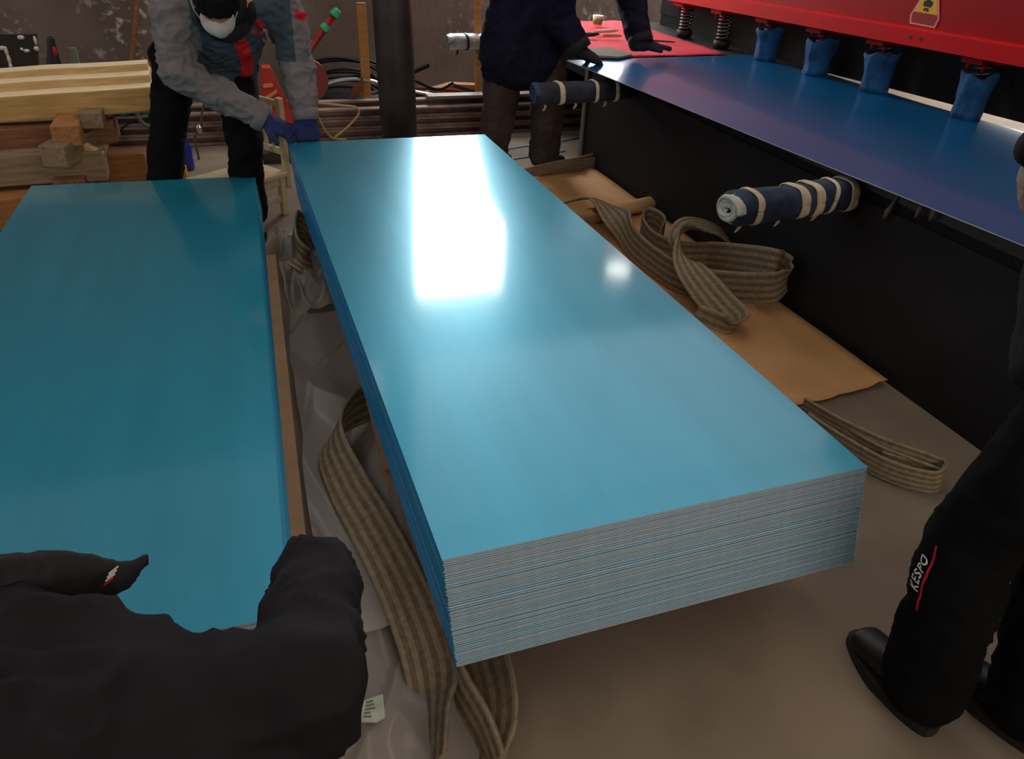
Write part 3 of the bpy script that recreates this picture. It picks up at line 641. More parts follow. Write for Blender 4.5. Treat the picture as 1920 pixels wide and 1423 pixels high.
# pale timber frame leaning on the wall
fr = empty('stud_partition', aty(695, 200, 5.0), 'pale timber partition of studs and rail standing behind the pillar', 'partition')
def stud(name, top, bot_, Y, wpx, m, ext=0):
    a, b = aty(*top, Y), aty(*bot_, Y); d = (a-b).normalized(); a = a+d*ext; b = b-d*.05
    hw = wpx/2; bm = bmesh.new(); s = V((1, 0, 0)); prism(bm, [b-s*hw, b+s*hw, b+s*hw+V((0, .05, 0)), b-s*hw+V((0, .05, 0))], [a-s*hw, a+s*hw, a+s*hw+V((0, .05, 0)), a-s*hw+V((0, .05, 0))]); bevel(bm, .003, 1); return put(name, bm2me(bm), m, fr)
stud('stud', (678, 6), (690, 200), 5.0, .062, W6, .0); stud('stud', (897, -5), (898, 185), 5.0, .04, W6, .3)
bm = bmesh.new(); a, b = aty(664, -4, 4.99), aty(905, -10, 4.99); prism(bm, [a, a+V((0,.05,0)), a+V((0,.05,.09)), a+V((0,0,.09))], [b, b+V((0,.05,0)), b+V((0,.05,.09)), b+V((0,0,.09))]); put('top_rail', bm2me(bm), W6, fr)
# tan rope loops from the cut-off saw
def hose(pix, Y, r_, m, name, label, cat, zs=None):
    bm = bmesh.new(); pts = spline([aty(px, py, Y if not isinstance(Y, list) else Y[i]) for i, (px, py) in enumerate(pix)], 6); tube(bm, pts, r_, 8); return tag(put(name, bm2me(bm), m), label, cat)
TANC = mat('tan_cable', (172,138,88), .6)
# red cut-off saw with green grips
cs = empty('cutoff_saw', aty(540, 200, 4.3), 'red metal cut-off saw with slanted lever and green grip behind the masked worker', 'power saw')
a, b = aty(578, 96, 4.3), aty(628, 26, 4.3); bm = bmesh.new(); tube(bm, [a-(b-a)*.5, a, b], [.024, .024, .021], 14); put('lever_arm', bm2me(bm), mat('saw_red', (176,38,36), .45, rgb2=(120,26,24), scale=8), cs)
d = (b-a).normalized(); GRN = mat('green_grip', (40,170,120), .35, coat=.4)
for t, rr, ln in ((.62, .036, .03), (1.0, .034, .035)):
    q = a.lerp(b, t); bm = bmesh.new(); tube(bm, [q-d*ln*.5, q, q+d*ln], [rr*.9, rr, rr*.55], 12); s = frame(d)[1]; tube(bm, [q-s*.05, q+s*.05], .014, 8); put('green_grip', bm2me(bm), GRN, cs)
q = aty(585, 150, 4.3); bm = bmesh.new(); tube(bm, [q+V((-.03, -.03, 0)), q+V((-.03, .03, 0))], .13, 28); tube(bm, [q+V((-.03, -.034, 0)), q+V((-.03, .034, 0))], .05, 16); put('blade_guard', bm2me(bm), mat('saw_guard', (122,44,40), .5), cs)
bm = bmesh.new(); pts = [aty(x, y, 4.33) for x, y in ((492, 128), (508, 128), (560, 235), (490, 215))]; prism(bm, pts, [p+V((0, .12, 0)) for p in pts]); put('frame_plate', bm2me(bm), mat('saw_orange_red', (190,52,34), .5, var=.1), cs)
for (x0, y0, x1, y1) in ((494, 192, 520, 174), (494, 206, 530, 190), (494, 165, 512, 163)):
    bm = bmesh.new(); a1, b1 = aty(x0, y0, 4.31), aty(x1, y1, 4.31); prism(bm, [a1, b1, b1+V((0,0,.02)), a1+V((0,0,.02))], [p+V((0,.02,0)) for p in (a1, b1, b1+V((0,0,.02)), a1+V((0,0,.02)))]); put('frame_rib', bm2me(bm), mat('saw_rib', (214,150,110), .5), cs)
bm = bmesh.new(); g0 = aty(540, 235, 4.3); box(bm, (g0.x-.2, 4.22, 0), (g0.x+.28, 4.5, .03)); box(bm, (g0.x-.06, 4.34, .03), (g0.x+.06, 4.46, g0.z+.12)); put('saw_base', bm2me(bm), STEEL, cs)
hose([(576, 105), (590, 125), (593, 165), (586, 192), (600, 194), (640, 198), (668, 202), (672, 215), (650, 240), (627, 258)], 4.28, .008, TANC, 'power_cable', 'tan power cable looping from the red saw to the channels', 'cable')
hose([(585, 200), (598, 222), (612, 248), (627, 260), (650, 262)], 4.66, .008, TANC, 'power_cable', 'second tan cable hanging beside the blue gloves', 'cable')
# pole, black board and bits behind the timber pile
bm = bmesh.new(); a, b = aty(245, 118, 5.78), aty(258, -5, 5.86); d = (b-a).normalized(); tube(bm, [a-d*((a.z-.003)/d.z), a, b, b+d*.6], [.02, .021, .02, .019], 12); tag(put('broom_pole', bm2me(bm), wood('pole_wood', (140,88,52), (108,64,36))), 'brown wooden pole leaning on the wall behind the masked worker', 'pole')
pts = [aty(x, y, 5.2) for x, y in ((-60, 66), (69, 64), (77, 190), (-60, 195))]; rt = empty('dark_glass_board', pts[3], 'dark glossy board leaning above the timber pile at far left', 'board')
bm = bmesh.new(); prism(bm, pts, [p+V((0, .02, 0)) for p in pts]); put('board_face', bm2me(bm), mat('dark_gloss', (44,39,38), .15, coat=.5), rt)
for (px, py, sx, sz) in ((39, 70, .022, .014), (66, 76, .01, .03), (68, 91, .016, .016), (50, 95, .02, .012), (41, 92, .01, .01), (4, 90, .03, .014), (12, 97, .012, .03), (17, 112, .012, .035), (20, 124, .012, .02)):
    q = aty(px, py, 5.195); bm = bmesh.new(); pell(bm, q, (sx, .006, sz), None, 8); put('foil_scrap', bm2me(bm), mat('foil_scrap', (220,212,196), .35, metal=.3), rt)
ex = empty('handle_tool', aty(105, 190, 4.6)*1-V((0, 0, aty(105, 190, 4.6).z)), 'black tapered tool handle with a small red mark above the timber pile', 'tool')
a, b = aty(95, 70, 4.6), aty(112, 190, 4.6); bm = bmesh.new(); ploft(bm, [(V((b.x, b.y, .03)), .055, .03), (b, .055, .03), (b.lerp(a, .5), .05, .028), (b.lerp(a, .75), .032, .02), (a, .02, .016)], (1, 0, 0), 14); put('handle', fuse(bm, .006, 2), mat('black_rubber', (18,18,19), .5), ex)
q = aty(103, 96, 4.565); bm = bmesh.new(); pell(bm, q, (.012, .006, .028), None, 10); put('red_mark', bm2me(bm), mat('mark_red', (180,20,24), .5), ex)
a = aty(134, 90, 4.65); b = aty(136, 200, 4.65); tag(boxobj('grey_green_slat', (a.x-.02, 4.65, max(0, b.z-.3)), (a.x+.022, 4.69, a.z), mat('sage_paint', (112,122,104), .7), None, .004), 'grey green wooden slat standing beside the black handle', 'slat')
# cyan bag, clear blue bottle, yellow block
bm = bmesh.new(); q = aty(240, 210, 4.78); q.z = .25
for k in range(5): pell(bm, q+V((random.uniform(-.09, .12), random.uniform(-.03, .03), random.uniform(-.03, .03))), (.06, .04, .035))
bag = tag(put('plastic_bag', fuse(bm, .01, 2, .012, 18, 4), mat('cyan_plastic', (40,150,180), .3, rgb2=(20,60,80), scale=9, coat=.5)), 'crumpled cyan plastic bag on the channels behind the timber pile', 'bag')
bm = bmesh.new(); q = aty(278, 212, 4.5); tube(bm, [q+V((.065*math.cos(i*.314), 0, .085*math.sin(i*.314))) for i in range(21)], .012, 8); put('hose_ring', bm2me(bm), mat('grey_hose', (98,104,96), .6), bag)  # grey hose ring beside the bag, only parented to it
hose([(222, 258), (230, 240), (250, 228), (275, 222), (285, 220)], 4.69, .006, MBLK, 'black_cable', 'thin black cable trailing over the channels by the timber pile', 'cable')
q = atz(356, 318, 0); bo = empty('spray_bottle', q, 'clear blue bottle standing on the floor between the worker\'s legs', 'bottle'); GLB = mat('blue_bottle', (16,62,190), .08, coat=.8)
bm = bmesh.new(); tube(bm, [q+V((0,0,z)) for z in (.002, .02, .1, .14, .175, .2, .23)], [.03, .034, .034, .03, .016, .013, .013], 20); put('bottle_body', bm2me(bm), GLB, bo)
bm = bmesh.new(); tube(bm, [q+V((0,0,.23)), q+V((0,0,.255))], .015, 12); put('cap', bm2me(bm), mat('cap_blue', (30,40,90), .5), bo)
q = atz(345, 335, 0); tag(boxobj('yellow_block', (q.x-.06, q.y-.02, 0), (q.x+.02, q.y+.12, .05), mat('ochre_card', (206,146,46), .7), None, .003), 'small ochre yellow block on the floor behind the left stack', 'block')
bm = bmesh.new(); a = aty(384, 190, 4.4); tube(bm, spline([a, aty(378, 215, 4.4), aty(376, 240, 4.4), aty(366, 258, 4.4), V((aty(366, 258, 4.4).x, 4.4, .004))]), .007, 8); rt = tag(put('hanging_strap', bm2me(bm), mat('khaki_strap', (92,84,68), .7)), 'thin khaki strap with a silver hook hanging before the channels', 'strap'); 
q = aty(374, 242, 4.39); bm = bmesh.new(); pell(bm, q, (.018, .012, .03), None, 10); put('hook', bm2me(bm), CHROME, rt)
for k, (p0, p1) in enumerate((((958, 278), (1010, 270)), ((958, 299), (1015, 290)), ((1072, 261), (1095, 256)))):
    a, b = atz(*p0, .004), atz(*p1, .004); a, b = a-(b-a)*.8, b+(b-a)*.8; bm = bmesh.new(); ribbon(bm, [a, a.lerp(b, .5), b], [V((0,1,0))]*3, .018, .003, 3, 1); tag(put('blue_strapping_band', bm2me(bm), mat('blue_band', (40,130,180), .5)), ['blue strapping band on the pale floor, far one between brown trousers', 'blue strapping band on the pale floor, near one between brown trousers', 'blue strapping band on the pale floor right of the brown trousers'][k], 'strapping band')

# ================================================================== TIMBER PILE
def tb(l, r_, Y, h, d, m, label, bev=.006, Y1=None): return beam('timber_beam', aty(*l, Y)-V((.0, 0, 0)), aty(*r_, Y1 or Y), h, d, m, label, bev)
LITTOP = mat('sawn_top_lit', (244,222,180), .7, var=.1, scale=12, stretch=(.6,6,6))  # pale sawn wood, lightened to paint in light caught by the board tops
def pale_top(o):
    o.data.materials.append(LITTOP)
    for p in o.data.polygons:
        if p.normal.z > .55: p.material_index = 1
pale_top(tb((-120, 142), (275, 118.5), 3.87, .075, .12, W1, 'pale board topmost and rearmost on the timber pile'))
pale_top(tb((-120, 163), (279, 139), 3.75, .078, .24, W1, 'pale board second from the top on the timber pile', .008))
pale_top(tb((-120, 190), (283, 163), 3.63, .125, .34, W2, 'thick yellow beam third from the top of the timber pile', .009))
def stub(px, py, Y, wd, h, ln, m, label, yaw=0.):
    p = aty(px, py, Y); x = V((math.sin(yaw), math.cos(yaw), 0)); return beam('timber_stub', p+V((wd, 0, 0)), p+V((wd, 0, 0))+x*ln, h, wd, m, label, .006)
stub(92, 238, 3.36, .125, .10, .6, W5, 'orange beam end pointing out below the yellow beam')
stub(64, 278, 3.28, .125, .105, .6, W4, 'greyish beam end pointing out lower left under the orange one', .35)
stub(140, 213, 3.5, .12, .078, .4, W4, 'brown beam end under the yellow beam right of the orange one')
tb((-120, 252), (211, 229), 3.58, .11, .14, W3, 'long reddish beam below the orange beam end')
tb((-120, 301), (190, 285), 3.42, .15, .14, W4, 'long grey weathered beam low in the timber pile')
tb((120, 297), (270, 288), 3.72, .20, .14, W5, 'broad orange beam at the right foot of the pile')
stub(97, 340, 3.34, .15, .10, .4, W3, 'dark beam end under the grey weathered beam')
tb((-120, 352), (110, 340), 3.6, .09, .14, W3, 'dark reddish beam beneath the grey weathered beam')
tb((-120, 385), (48, 370), 3.3, .16, .14, W5, 'orange beam at the left foot of the pile behind the left stack')
bm = bmesh.new(); a, b = aty(142, 264, 3.46), aty(190, 290, 3.43)
beam('timber_lath', a, b, .03, .05, W1, 'thin pale lath lying aslant across the grey beam'); bm.free()
for k, (p0, p1) in enumerate((((150, 240), (143, 264)), ((196, 268), (188, 294)), ((162, 335), (156, 360)))):
    beam('timber_block', aty(*p0, 3.62), aty(*p1, 3.6), .05, .1, W1, ['small pale spacer block behind the orange beam end', 'small pale spacer block between reddish and grey beams', 'small pale spacer block under the grey beam'][k], .003, up=(1, 0, .2))

# ================================================================== CHAIR
SZ = .24
cR = atz(534, 322, SZ); ud = V((-.565, .825, 0)).normalized(); vd = V((-.825, -.565, 0)).normalized()   # along the back; towards the front
ch = empty('wooden_chair', V((cR.x, cR.y, 0))+ud*.14+vd*.2, 'low cream painted wooden chair with flaking paint behind the left stack', 'chair')
def cbox(name, u0, u1, v0, v1, z0, z1):
    o0 = V((cR.x, cR.y, 0)); c = [o0+ud*u+vd*v for u, v in ((u0, v0), (u1, v0), (u1, v1), (u0, v1))]; bm = bmesh.new(); prism(bm, [p+V((0,0,z0)) for p in c], [p+V((0,0,z1)) for p in c]); bevel(bm, .004, 1); return put(name, bm2me(bm), CREAM, ch)
cbox('seat', -.012, .275, -.01, .43, SZ-.025, SZ)
for u in (0, .23): cbox('leg', u, u+.035, .37, .405, 0, SZ-.024); cbox('leg', u, u+.035, 0, .035, 0, SZ-.024); cbox('back_post', u, u+.038, -.042, -.011, SZ-.1, .62)
for u in (.008, .238): cbox('apron', u, u+.02, .035, .37, SZ-.075, SZ-.026); cbox('stretcher', u, u+.02, .035, .37, .08, .112)
for v in (.008, .38): cbox('apron', .035, .23, v, v+.02, SZ-.075, SZ-.026)
for z in (.32, .57): cbox('back_rail', .038, .23, -.035, -.016, z, z+.035)
for u in (.085, .15): cbox('back_spindle', u, u+.022, -.034, -.018, .352, .572)

# ================================================================== PAPER, PLASTIC, SLINGS
bm = bmesh.new(); NX, NY = 14, 40; g = []
pa, pb, pc, pd = atz(1000, 322, .012), atz(1132, 318, .012), atz(1662, 720, .012), atz(1490, 762, .012); pd = pd+(pd-pc)*.35; pa = V((pd.x+.02, pa.y, .012)); pc = V((min(pc.x, 2.045), pc.y, .012)); pb = V((2.04, pb.y, .012))
for i in range(NX):
    row = []
    for j in range(NY):
        u, v = i/(NX-1), j/(NY-1); p = (pd*(1-u)+pc*u)*(1-v)+(pa*(1-u)+pb*u)*v
        row.append(bm.verts.new((p.x, p.y+.012*noise.noise(V((u*9, v, 3))), .008+.012*abs(noise.noise(V((u*2, v*4, 0))))+(.02*(u > .9))+(.03*max(0, .05-v)))))
    g.append(row)
for i in range(NX-1):
    for j in range(NY-1): bm.faces.new((g[i][j], g[i+1][j], g[i+1][j+1], g[i][j+1])).smooth = True
o = tag(put('kraft_paper_sheet', bm2me(bm), KRAFT), 'brown kraft paper sheet spread on floor beside the shearing machine', 'paper'); md = o.modifiers.new('t', 'SOLIDIFY'); md.thickness = -.003
# torn kraft roll
a, b = atz(1108, 402, .06), atz(1222, 378, .06); d, s, u = frame(b-a); bm = bmesh.new(); rows = []
for k in range(15):
    t = k/14; row = []
    for q in range(25):
        an = -2.6+q/24*5.0; rr = .045*(1+.1*noise.noise(V((t*3, q*.3, 1)))); e = .03*noise.noise(V((q*.6, 2, 2))) if k == 0 else 0
        row.append(bm.verts.new(a.lerp(b, t)+d*e+(s*math.cos(an)*1.25+u*math.sin(an)*.85)*rr-V((0,0,.01))))
    rows.append(row)
for x, y in zip(rows, rows[1:]):
    for q in range(24): bm.faces.new((x[q], x[q+1], y[q+1], y[q])).smooth = True
o = tag(put('paper_roll', bm2me(bm), mat('kraft_light', (212,164,112), .7, var=.06, scale=6)), 'torn rolled piece of kraft paper lying on the kraft sheet', 'paper'); md = o.modifiers.new('t', 'SOLIDIFY'); md.thickness = .003

def plasticsheet(name, corners, nx, ny, amp, seed, label, lift=.012, freq=(5, 5), tall=None):
    bm = bmesh.new(); A, B, C_, D = [V(c) for c in corners]; g = []
    for i in range(nx):
        row = []
        for j in range(ny):
            u, v = i/(nx-1), j/(ny-1); p = (A*(1-u)+B*u)*(1-v)+(D*(1-u)+C_*u)*v
            q = V((p.x*freq[0], p.y*freq[1], seed)); q1 = V((p.x*freq[0]*1.5+p.y*freq[1]*.35, p.y*freq[1]*.3-p.x*freq[0]*.2, seed)); q2 = V((p.x*freq[0]*1.6-p.y*freq[1]*.7, p.y*freq[1]*.5+p.x*freq[0]*.7, seed+5)); rdg = max(0, 1-abs(noise.noise(q1))*2.2)*.7+max(0, 1-abs(noise.noise(q2))*6)*.22+noise.noise(q*.5)*.35
            row.append(bm.verts.new((p.x+.02*noise.noise(q*1.3), p.y+.03*noise.noise(q*1.1+V((7,0,0))), p.z+lift+amp*max(0, rdg)*(tall(u, v) if tall else 1))))
        g.append(row)
    for i in range(nx-1):
        for j in range(ny-1): bm.faces.new((g[i][j], g[i+1][j], g[i+1][j+1], g[i][j+1])).smooth = True
    return tag(put(name, bm2me(bm), PLAS), label, 'plastic sheet')
plasticsheet('polythene_sheet', ((-.22, .25, 0), (.12, .25, 0), (.14, 2.0, 0), (-.14, 2.0, 0)), 44, 150, .06, 1.0, 'crumpled clear polythene sheet in the gap between the two stacks', freq=(3.2, 2.6))
plasticsheet('polythene_sheet', ((-.36, -.62, 0), (.02, -.62, 0), (.08, .3, 0), (-.22, .3, 0)), 50, 90, .06, 3.7, 'crumpled clear polythene sheet on the floor beside the crouching person', freq=(4.5, 4.5))
plasticsheet('polythene_sheet', ((-.13, 2.0, 0), (.06, 2.0, 0), (.1, 2.98, 0), (-.11, 2.98, 0)), 44, 90, .14, 6.1, 'bunched clear polythene heap by the chair at the far end of the gap', freq=(6, 6), tall=lambda u, v: .35+math.sin(math.pi*min(1, v*1.05)))
# small paper label on the plastic
pts = [atz(*q, .085) for q in ((680, 1314), (718, 1301), (722, 1345), (706, 1354), (673, 1353))]; bm = bmesh.new(); prism(bm, [p-V((0,0,.002)) for p in pts], pts)
lb = tag(put('paper_label', bm2me(bm), mat('label_paper', (206,206,190), .7, rgb2=(176,182,160), scale=30)), 'small crumpled printed paper label lying on the polythene', 'label')
for k in range(5):
    t = .15+.16*k; a = pts[0].lerp(pts[4], t).lerp(pts[1].lerp(pts[3], t), .2); b = pts[0].lerp(pts[4], t).lerp(pts[1].lerp(pts[3], t), .55+.1*(k % 3)); bm = bmesh.new(); e = V((0, .0025, 0)); prism(bm, [a-e+V((0,0,.0002)), b-e+V((0,0,.0002)), b+e+V((0,0,.0002)), a+e+V((0,0,.0002))], [p+V((0,0,.0006)) for p in (a-e, b-e, b+e, a+e)]); put('print_line', bm2me(bm), mat('label_ink', (112,124,104), .7), lb)

UPV = V((0,0,1))
def sling(paths, label, width=.12):
    rt = None
    for k, (pts, wd) in enumerate(paths):
        bm = bmesh.new(); ribbon(bm, pts, wd, width, .009, 9, 9, True); me = bm2me(bm)
        if rt is None: rt = tag(put('lifting_sling', me, [SLING, SLINGD]), label, 'sling')
        else: put('sling_strand', me, [SLING, SLINGD], rt)
    return rt
# near sling: comes from beneath the stack, loops up and trails to the front
sling([([atz(735, 775, .05), atz(700, 755, .10), atz(655, 775, .13), atz(622, 830, .12), atz(650, 905, .10), atz(690, 975, .09), atz(735, 1060, .08), atz(775, 1150, .075), atz(808, 1250, .07), atz(815, 1340, .06), atz(812, 1440, .06)],
        [V((.1, .75, .6)), V((.1, .7, .7)), V((.25, .3, .9)), V((.6, .1, .75)), V((.8, -.0, .5)), V((.9, .1, .3)), V((1, .25, .1)), V((1, .3, .1)), V((1, .2, .25)), V((.6, .1, .8)), V((.5, .1, .9))]),
       ([atz(822, 1200, .05), atz(855, 1290, .07), atz(900, 1370, .07), atz(925, 1440, .06)], [V((.4, .0, .9)), V((.35, 0, .95)), V((.3, 0, .95)), V((.3, 0, .95))]),
       ([atz(905, 1225, .03), atz(925, 1300, .045), atz(925, 1370, .05), atz(905, 1440, .05)], [V((1, 0, .5)), V((.9, 0, .6)), V((.9, 0, .6)), V((.8, 0, .7))])],
      'beige webbing sling looping from under the middle stack towards the camera', .125)
sling([([atz(600, 470, .06), atz(573, 430, .13), atz(555, 420, .2), atz(553, 450, .2), atz(568, 490, .14), atz(610, 495, .06)], [V((.1, .9, .4)), V((.2, .8, .5)), V((.3, .6, .7)), V((.1, .6, .8)), V((0, .7, .7)), V((0, .8, .5))])],
      'beige webbing sling loop at the far left side of the middle stack', .13)
# coiled sling on the kraft paper
def fz(px, py, z=.085): return atz(px, py, z)
H = .15
def onedge(pix, zc): return [atz(px, py, .02)+V((0, 0, zc)) for px, py in pix]
VW = V((.45, .8, -.3))
def wl(px, py, X): q = atx(px, py, X); return q
po, pi_ = wl(1440, 540, 1.90), wl(1440, 495, 1.90); ap = po.lerp(pi_, .5)+V((.085, 0, 0))
A1 = [atz(1040, 385, .13), atz(1108, 372, .155), atz(1158, 408, .135), atz(1185, 455, .10)]+onedge([(1225, 520), (1275, 550)], .075)+[onedge([(1345, 566)], .082)[0], po, po.lerp(ap, .62)+V((.022, -.02, 0)), ap, pi_.lerp(ap, .62)+V((.022, .02, 0)), pi_]+onedge([(1330, 505), (1270, 503), (1222, 485), (1200, 455), (1207, 436), (1226, 440), (1240, 455), (1232, 475)], .07)
wl1 = [VW, VW, V((.35, .6, .3)), V((.15, .2, .9))]+[UPV]*(len(A1)-4); 
Bp = [atz(1385, 478, .06), atz(1372, 455, .12), atz(1340, 430, .19), atz(1300, 421, .235), atz(1275, 438, .235), atz(1276, 468, .21), atz(1292, 500, .175), atz(1322, 540, .125), atz(1352, 575, .08), atz(1376, 603, .05), atz(1360, 622, .025), atz(1300, 600, .02)]
wB = [V((.5, .8, .1)), V((.5, .8, 0)), V((.45, .9, 0)), V((.45, .9, 0)), V((.45, .85, -.15)), V((.5, .8, -.25)), V((.65, .5, .2)), V((.8, -.1, .4)), V((.8, -.3, .45)), V((.6, -.1, .7)), V((.4, -.3, .8)), V((.5, -.5, .5))]
sling([(A1, wl1), (Bp, wB)], 'wide beige webbing sling coiled in loops on the kraft paper', H)
sling([([atz(985, 325, .05), atz(1040, 312, .07), atz(1100, 300, .075), atz(1122, 293, .075), atz(1120, 303, .06), atz(1080, 310, .05), atz(1010, 322, .04)], [UPV]*7)], 'folded sling end lying at the far edge of the kraft paper', .07)
sling([([atz(1505, 762, .04), atz(1570, 800, .05), atz(1650, 838, .05), atz(1735, 868, .05), atz(1768, 882, .05), atz(1762, 900, .05), atz(1735, 902, .045), atz(1660, 880, .04), atz(1570, 830, .04), atz(1510, 790, .04)], [UPV+V((.1, .3, 0))]*10),
       ([atz(1540, 790, .03), atz(1640, 848, .03), atz(1740, 888, .035), atz(1750, 893, .03), atz(1650, 862, .02)], [UPV]*5)], 'folded sling lying on bare concrete near the front right corner of the middle stack', .075)

# ================================================================== PEOPLE
# -- masked worker in the grey jacket, bending over the far corner
def tv(*a): return [(V(c), x, y) for c, x, y in a]
E0 = aty(488, 48, 2.95)
def col1(p, n, segs):
    if n.y < 0 and (abs(p.x-E0.x)+abs(p.z-E0.z) < .028 or (abs(p.z-E0.z+.042) < .008 and abs(p.x-E0.x) < .035)): return 2
    dm = min(segd(p, *segs['L'][:2]), segd(p, *segs['L'][1:]), segd(p, *segs['R'][:2]), segd(p, *segs['R'][1:]))
    if dm < .115:
        sh = segs['L'][0]
        if (p-sh).length < .12 and p.x > sh.x+.05 and abs((p-sh).z+(p.x-sh.x)*.4) < .02: return 2
        el = min(segd(p, segs['L'][0], segs['L'][0].lerp(segs['L'][1], .6)), 9)
        return 1 if (el < .12 and n.y < -.3 and p.x < segs['L'][0].x+.03) else 0
    if n.y < -.15 or p.z < .9:
        xs = -.145+(.9-p.z)*(-.1)+.022*math.sin((p.z-.7)*16)
        if (p-V((-.2, 2.98, 1.06))).length < .13: return 3
        if p.z < .96 and n.y < -.1 and abs(p.x-xs) < .022+.01*math.sin((p.z-.7)*9): return 2
        return 1
    return 0
pr1 = dict(pelvis=(-.31,3.36,.82), neck=(-.2,3.02,1.1), head=aty(402, 0, 2.88), shL=aty(528, 12, 3.06), elL=aty(556, 112, 3.03), wrL=aty(573, 218, 2.94), shR=aty(322, 22, 3.06), elR=aty(332, 132, 3.0), wrR=aty(492, 222, 2.92),
          hipL=(-.19,3.36,.8), hipR=(-.46,3.38,.8), knL=(-.2,3.06,.44), knR=(-.56,3.2,.44), anL=(-.215,3.06,.09), anR=(-.64,3.14,.09), toeL=(.1,-.3,0), toeR=(-.7,-.3,0))
pr1['toeL'] = V((.1, -1, 0)).normalized(); pr1['toeR'] = V((-.95, .1, 0)).normalized()
person((-.35, 3.2, 0), 'masked person in grey jacket with red stripe and black trousers bending over the middle stack', pr1,
       tv(((-.31,3.33,.74), .2, .14), ((-.29,3.27,.84), .215, .15), ((-.24,3.15,.97), .215, .14), ((-.22,3.07,1.06), .19, .12)), (1, 0, 0), [JGREY, JTEAL, JRED, JBLK], TBLK, GBLU,
       dict(L=dict(d=(.02, -.25, -1), n=(-.3, 1, -.1), t=(-1, 0, 0), curl=(.7, .75, .75, .8), k=1.16, fat=1.38), R=dict(d=(1, -.15, -.55), n=(.1, .2, -1), t=(0, -.8, .3), curl=(.5, .55, .6, .6), k=1.16, fat=1.38)),
       ((.10, -.62, -.78), (.05, -.78, .62), 1.08), dict(ua=.088, el=.082, cf=.063, th=.105, kn=.085, an=.085, collarmat=JBLK, cuffback=.035, vox=.0085, wf=11, ws=(1,1,1.5)), .016, col1, True)
# chest emblem and zip
# -- coated worker at the table
pr2 = dict(pelvis=(1.55,3.85,.85), neck=(1.66,3.66,1.42), head=(1.72,3.6,1.58), shL=(2.0,3.86,1.3), elL=aty(1172, -40, 3.95), wrL=aty(1203, 84, 3.66), shR=(1.62,3.52,1.3), elR=aty(1046, 28, 3.6), wrR=aty(1088, 96, 3.5),
          hipL=(1.7,3.82,.82), hipR=(1.44,3.86,.82), knL=(1.72,3.76,.45), knR=(1.41,3.82,.45), anL=(1.72,3.78,.09), anR=(1.38,3.86,.09), toeL=V((.9,.43,0)), toeR=V((.8,.6,0)))
person((1.55, 3.83, 0), 'person in navy padded coat and brown trousers pressing the sheet on the machine table', pr2,
       tv(((1.55,3.83,.60), .26, .18), ((1.55,3.82,.70), .30, .2), ((1.57,3.8,.9), .295, .19), ((1.6,3.76,1.15), .27, .17), ((1.64,3.7,1.32), .22, .13)), (1, .2, 0), NAVY, TBRN, GNVY,
       dict(L=dict(d=(1, -.08, -.06), n=(.02, 0, -1), t=(0, -1, 0), curl=(.08, .06, .08, .1), k=1.14, tcl=.1, fat=1.35), R=dict(d=(.8, -.1, -.35), n=(-.1, .1, -1), t=(.2, .9, 0), curl=(.35, .4, .45, .5), k=1.2, fat=1.5)),
       ((.75, -.5, -.6), (.3, -.1, .9)), dict(ua=.105, el=.1, cf=.078, th=.13, kn=.115, an=.10, cuffmat=mat('dark_cuff', (20,20,24), .85), cuffback=.06, wf=9), .014)
# -- person at the right edge
pr3 = dict(pelvis=(1.14,-.3,.93), neck=(1.42,.02,1.33), head=(1.5,.12,1.46), shL=(1.3,.2,1.24), elL=(1.34,.42,1.0), wrL=(1.5,.5,.84), shR=(1.56,-.08,1.26), elR=(1.82,.22,1.08), wrR=(1.97,.42,.86),
          hipL=(1.15,-.30,.88), hipR=(1.3,-.36,.88), knL=(1.058,-.25,.5), knR=(1.28,-.3,.5), anL=(1.045,-.3,.09), anR=(1.24,-.42,.09), toeL=V((.06,1,0)), toeR=V((-.1,1,0)))
pr3['shL'] = V((1.5, .02, 1.24)); pr3['elL'] = V((1.70, .14, 1.06)); pr3['wrL'] = atz(1953, 278, 1.06); pr3['shR'] = V((1.64, -.22, 1.26)); pr3['elR'] = V((1.8, -.1, 1.02)); pr3['wrR'] = V((1.95, .1, .85))
p3, J3, s3 = person((1.15, -.3, 0), 'person at right edge in dark lettered work trousers and black shoes', pr3,
       tv(((1.2,-.3,.86), .19, .14), ((1.25,-.22,1.0), .2, .14), ((1.38,-.1,1.17), .2, .13), ((1.48,-.04,1.27), .18, .11)), (.8, -.6, 0), CHAR, TCHA, GTAN,
       dict(L=dict(d=(.05, .1, -1), n=(.8, -.6, -.1), t=(-.5, -.8, 0), curl=(.25, .3, .3, .3), k=1.05, fat=1.3), R=dict(d=(.6, .35, -.6), n=(-.4, .2, -1), t=(-.4, 1, 0), curl=(.3, .3, .3, .3), k=1.05)),
       ((.6, .5, -.55), (.3, .2, .85)), dict(ua=.085, el=.075, cf=.058, th=.105, kn=.088, an=.092), .008)
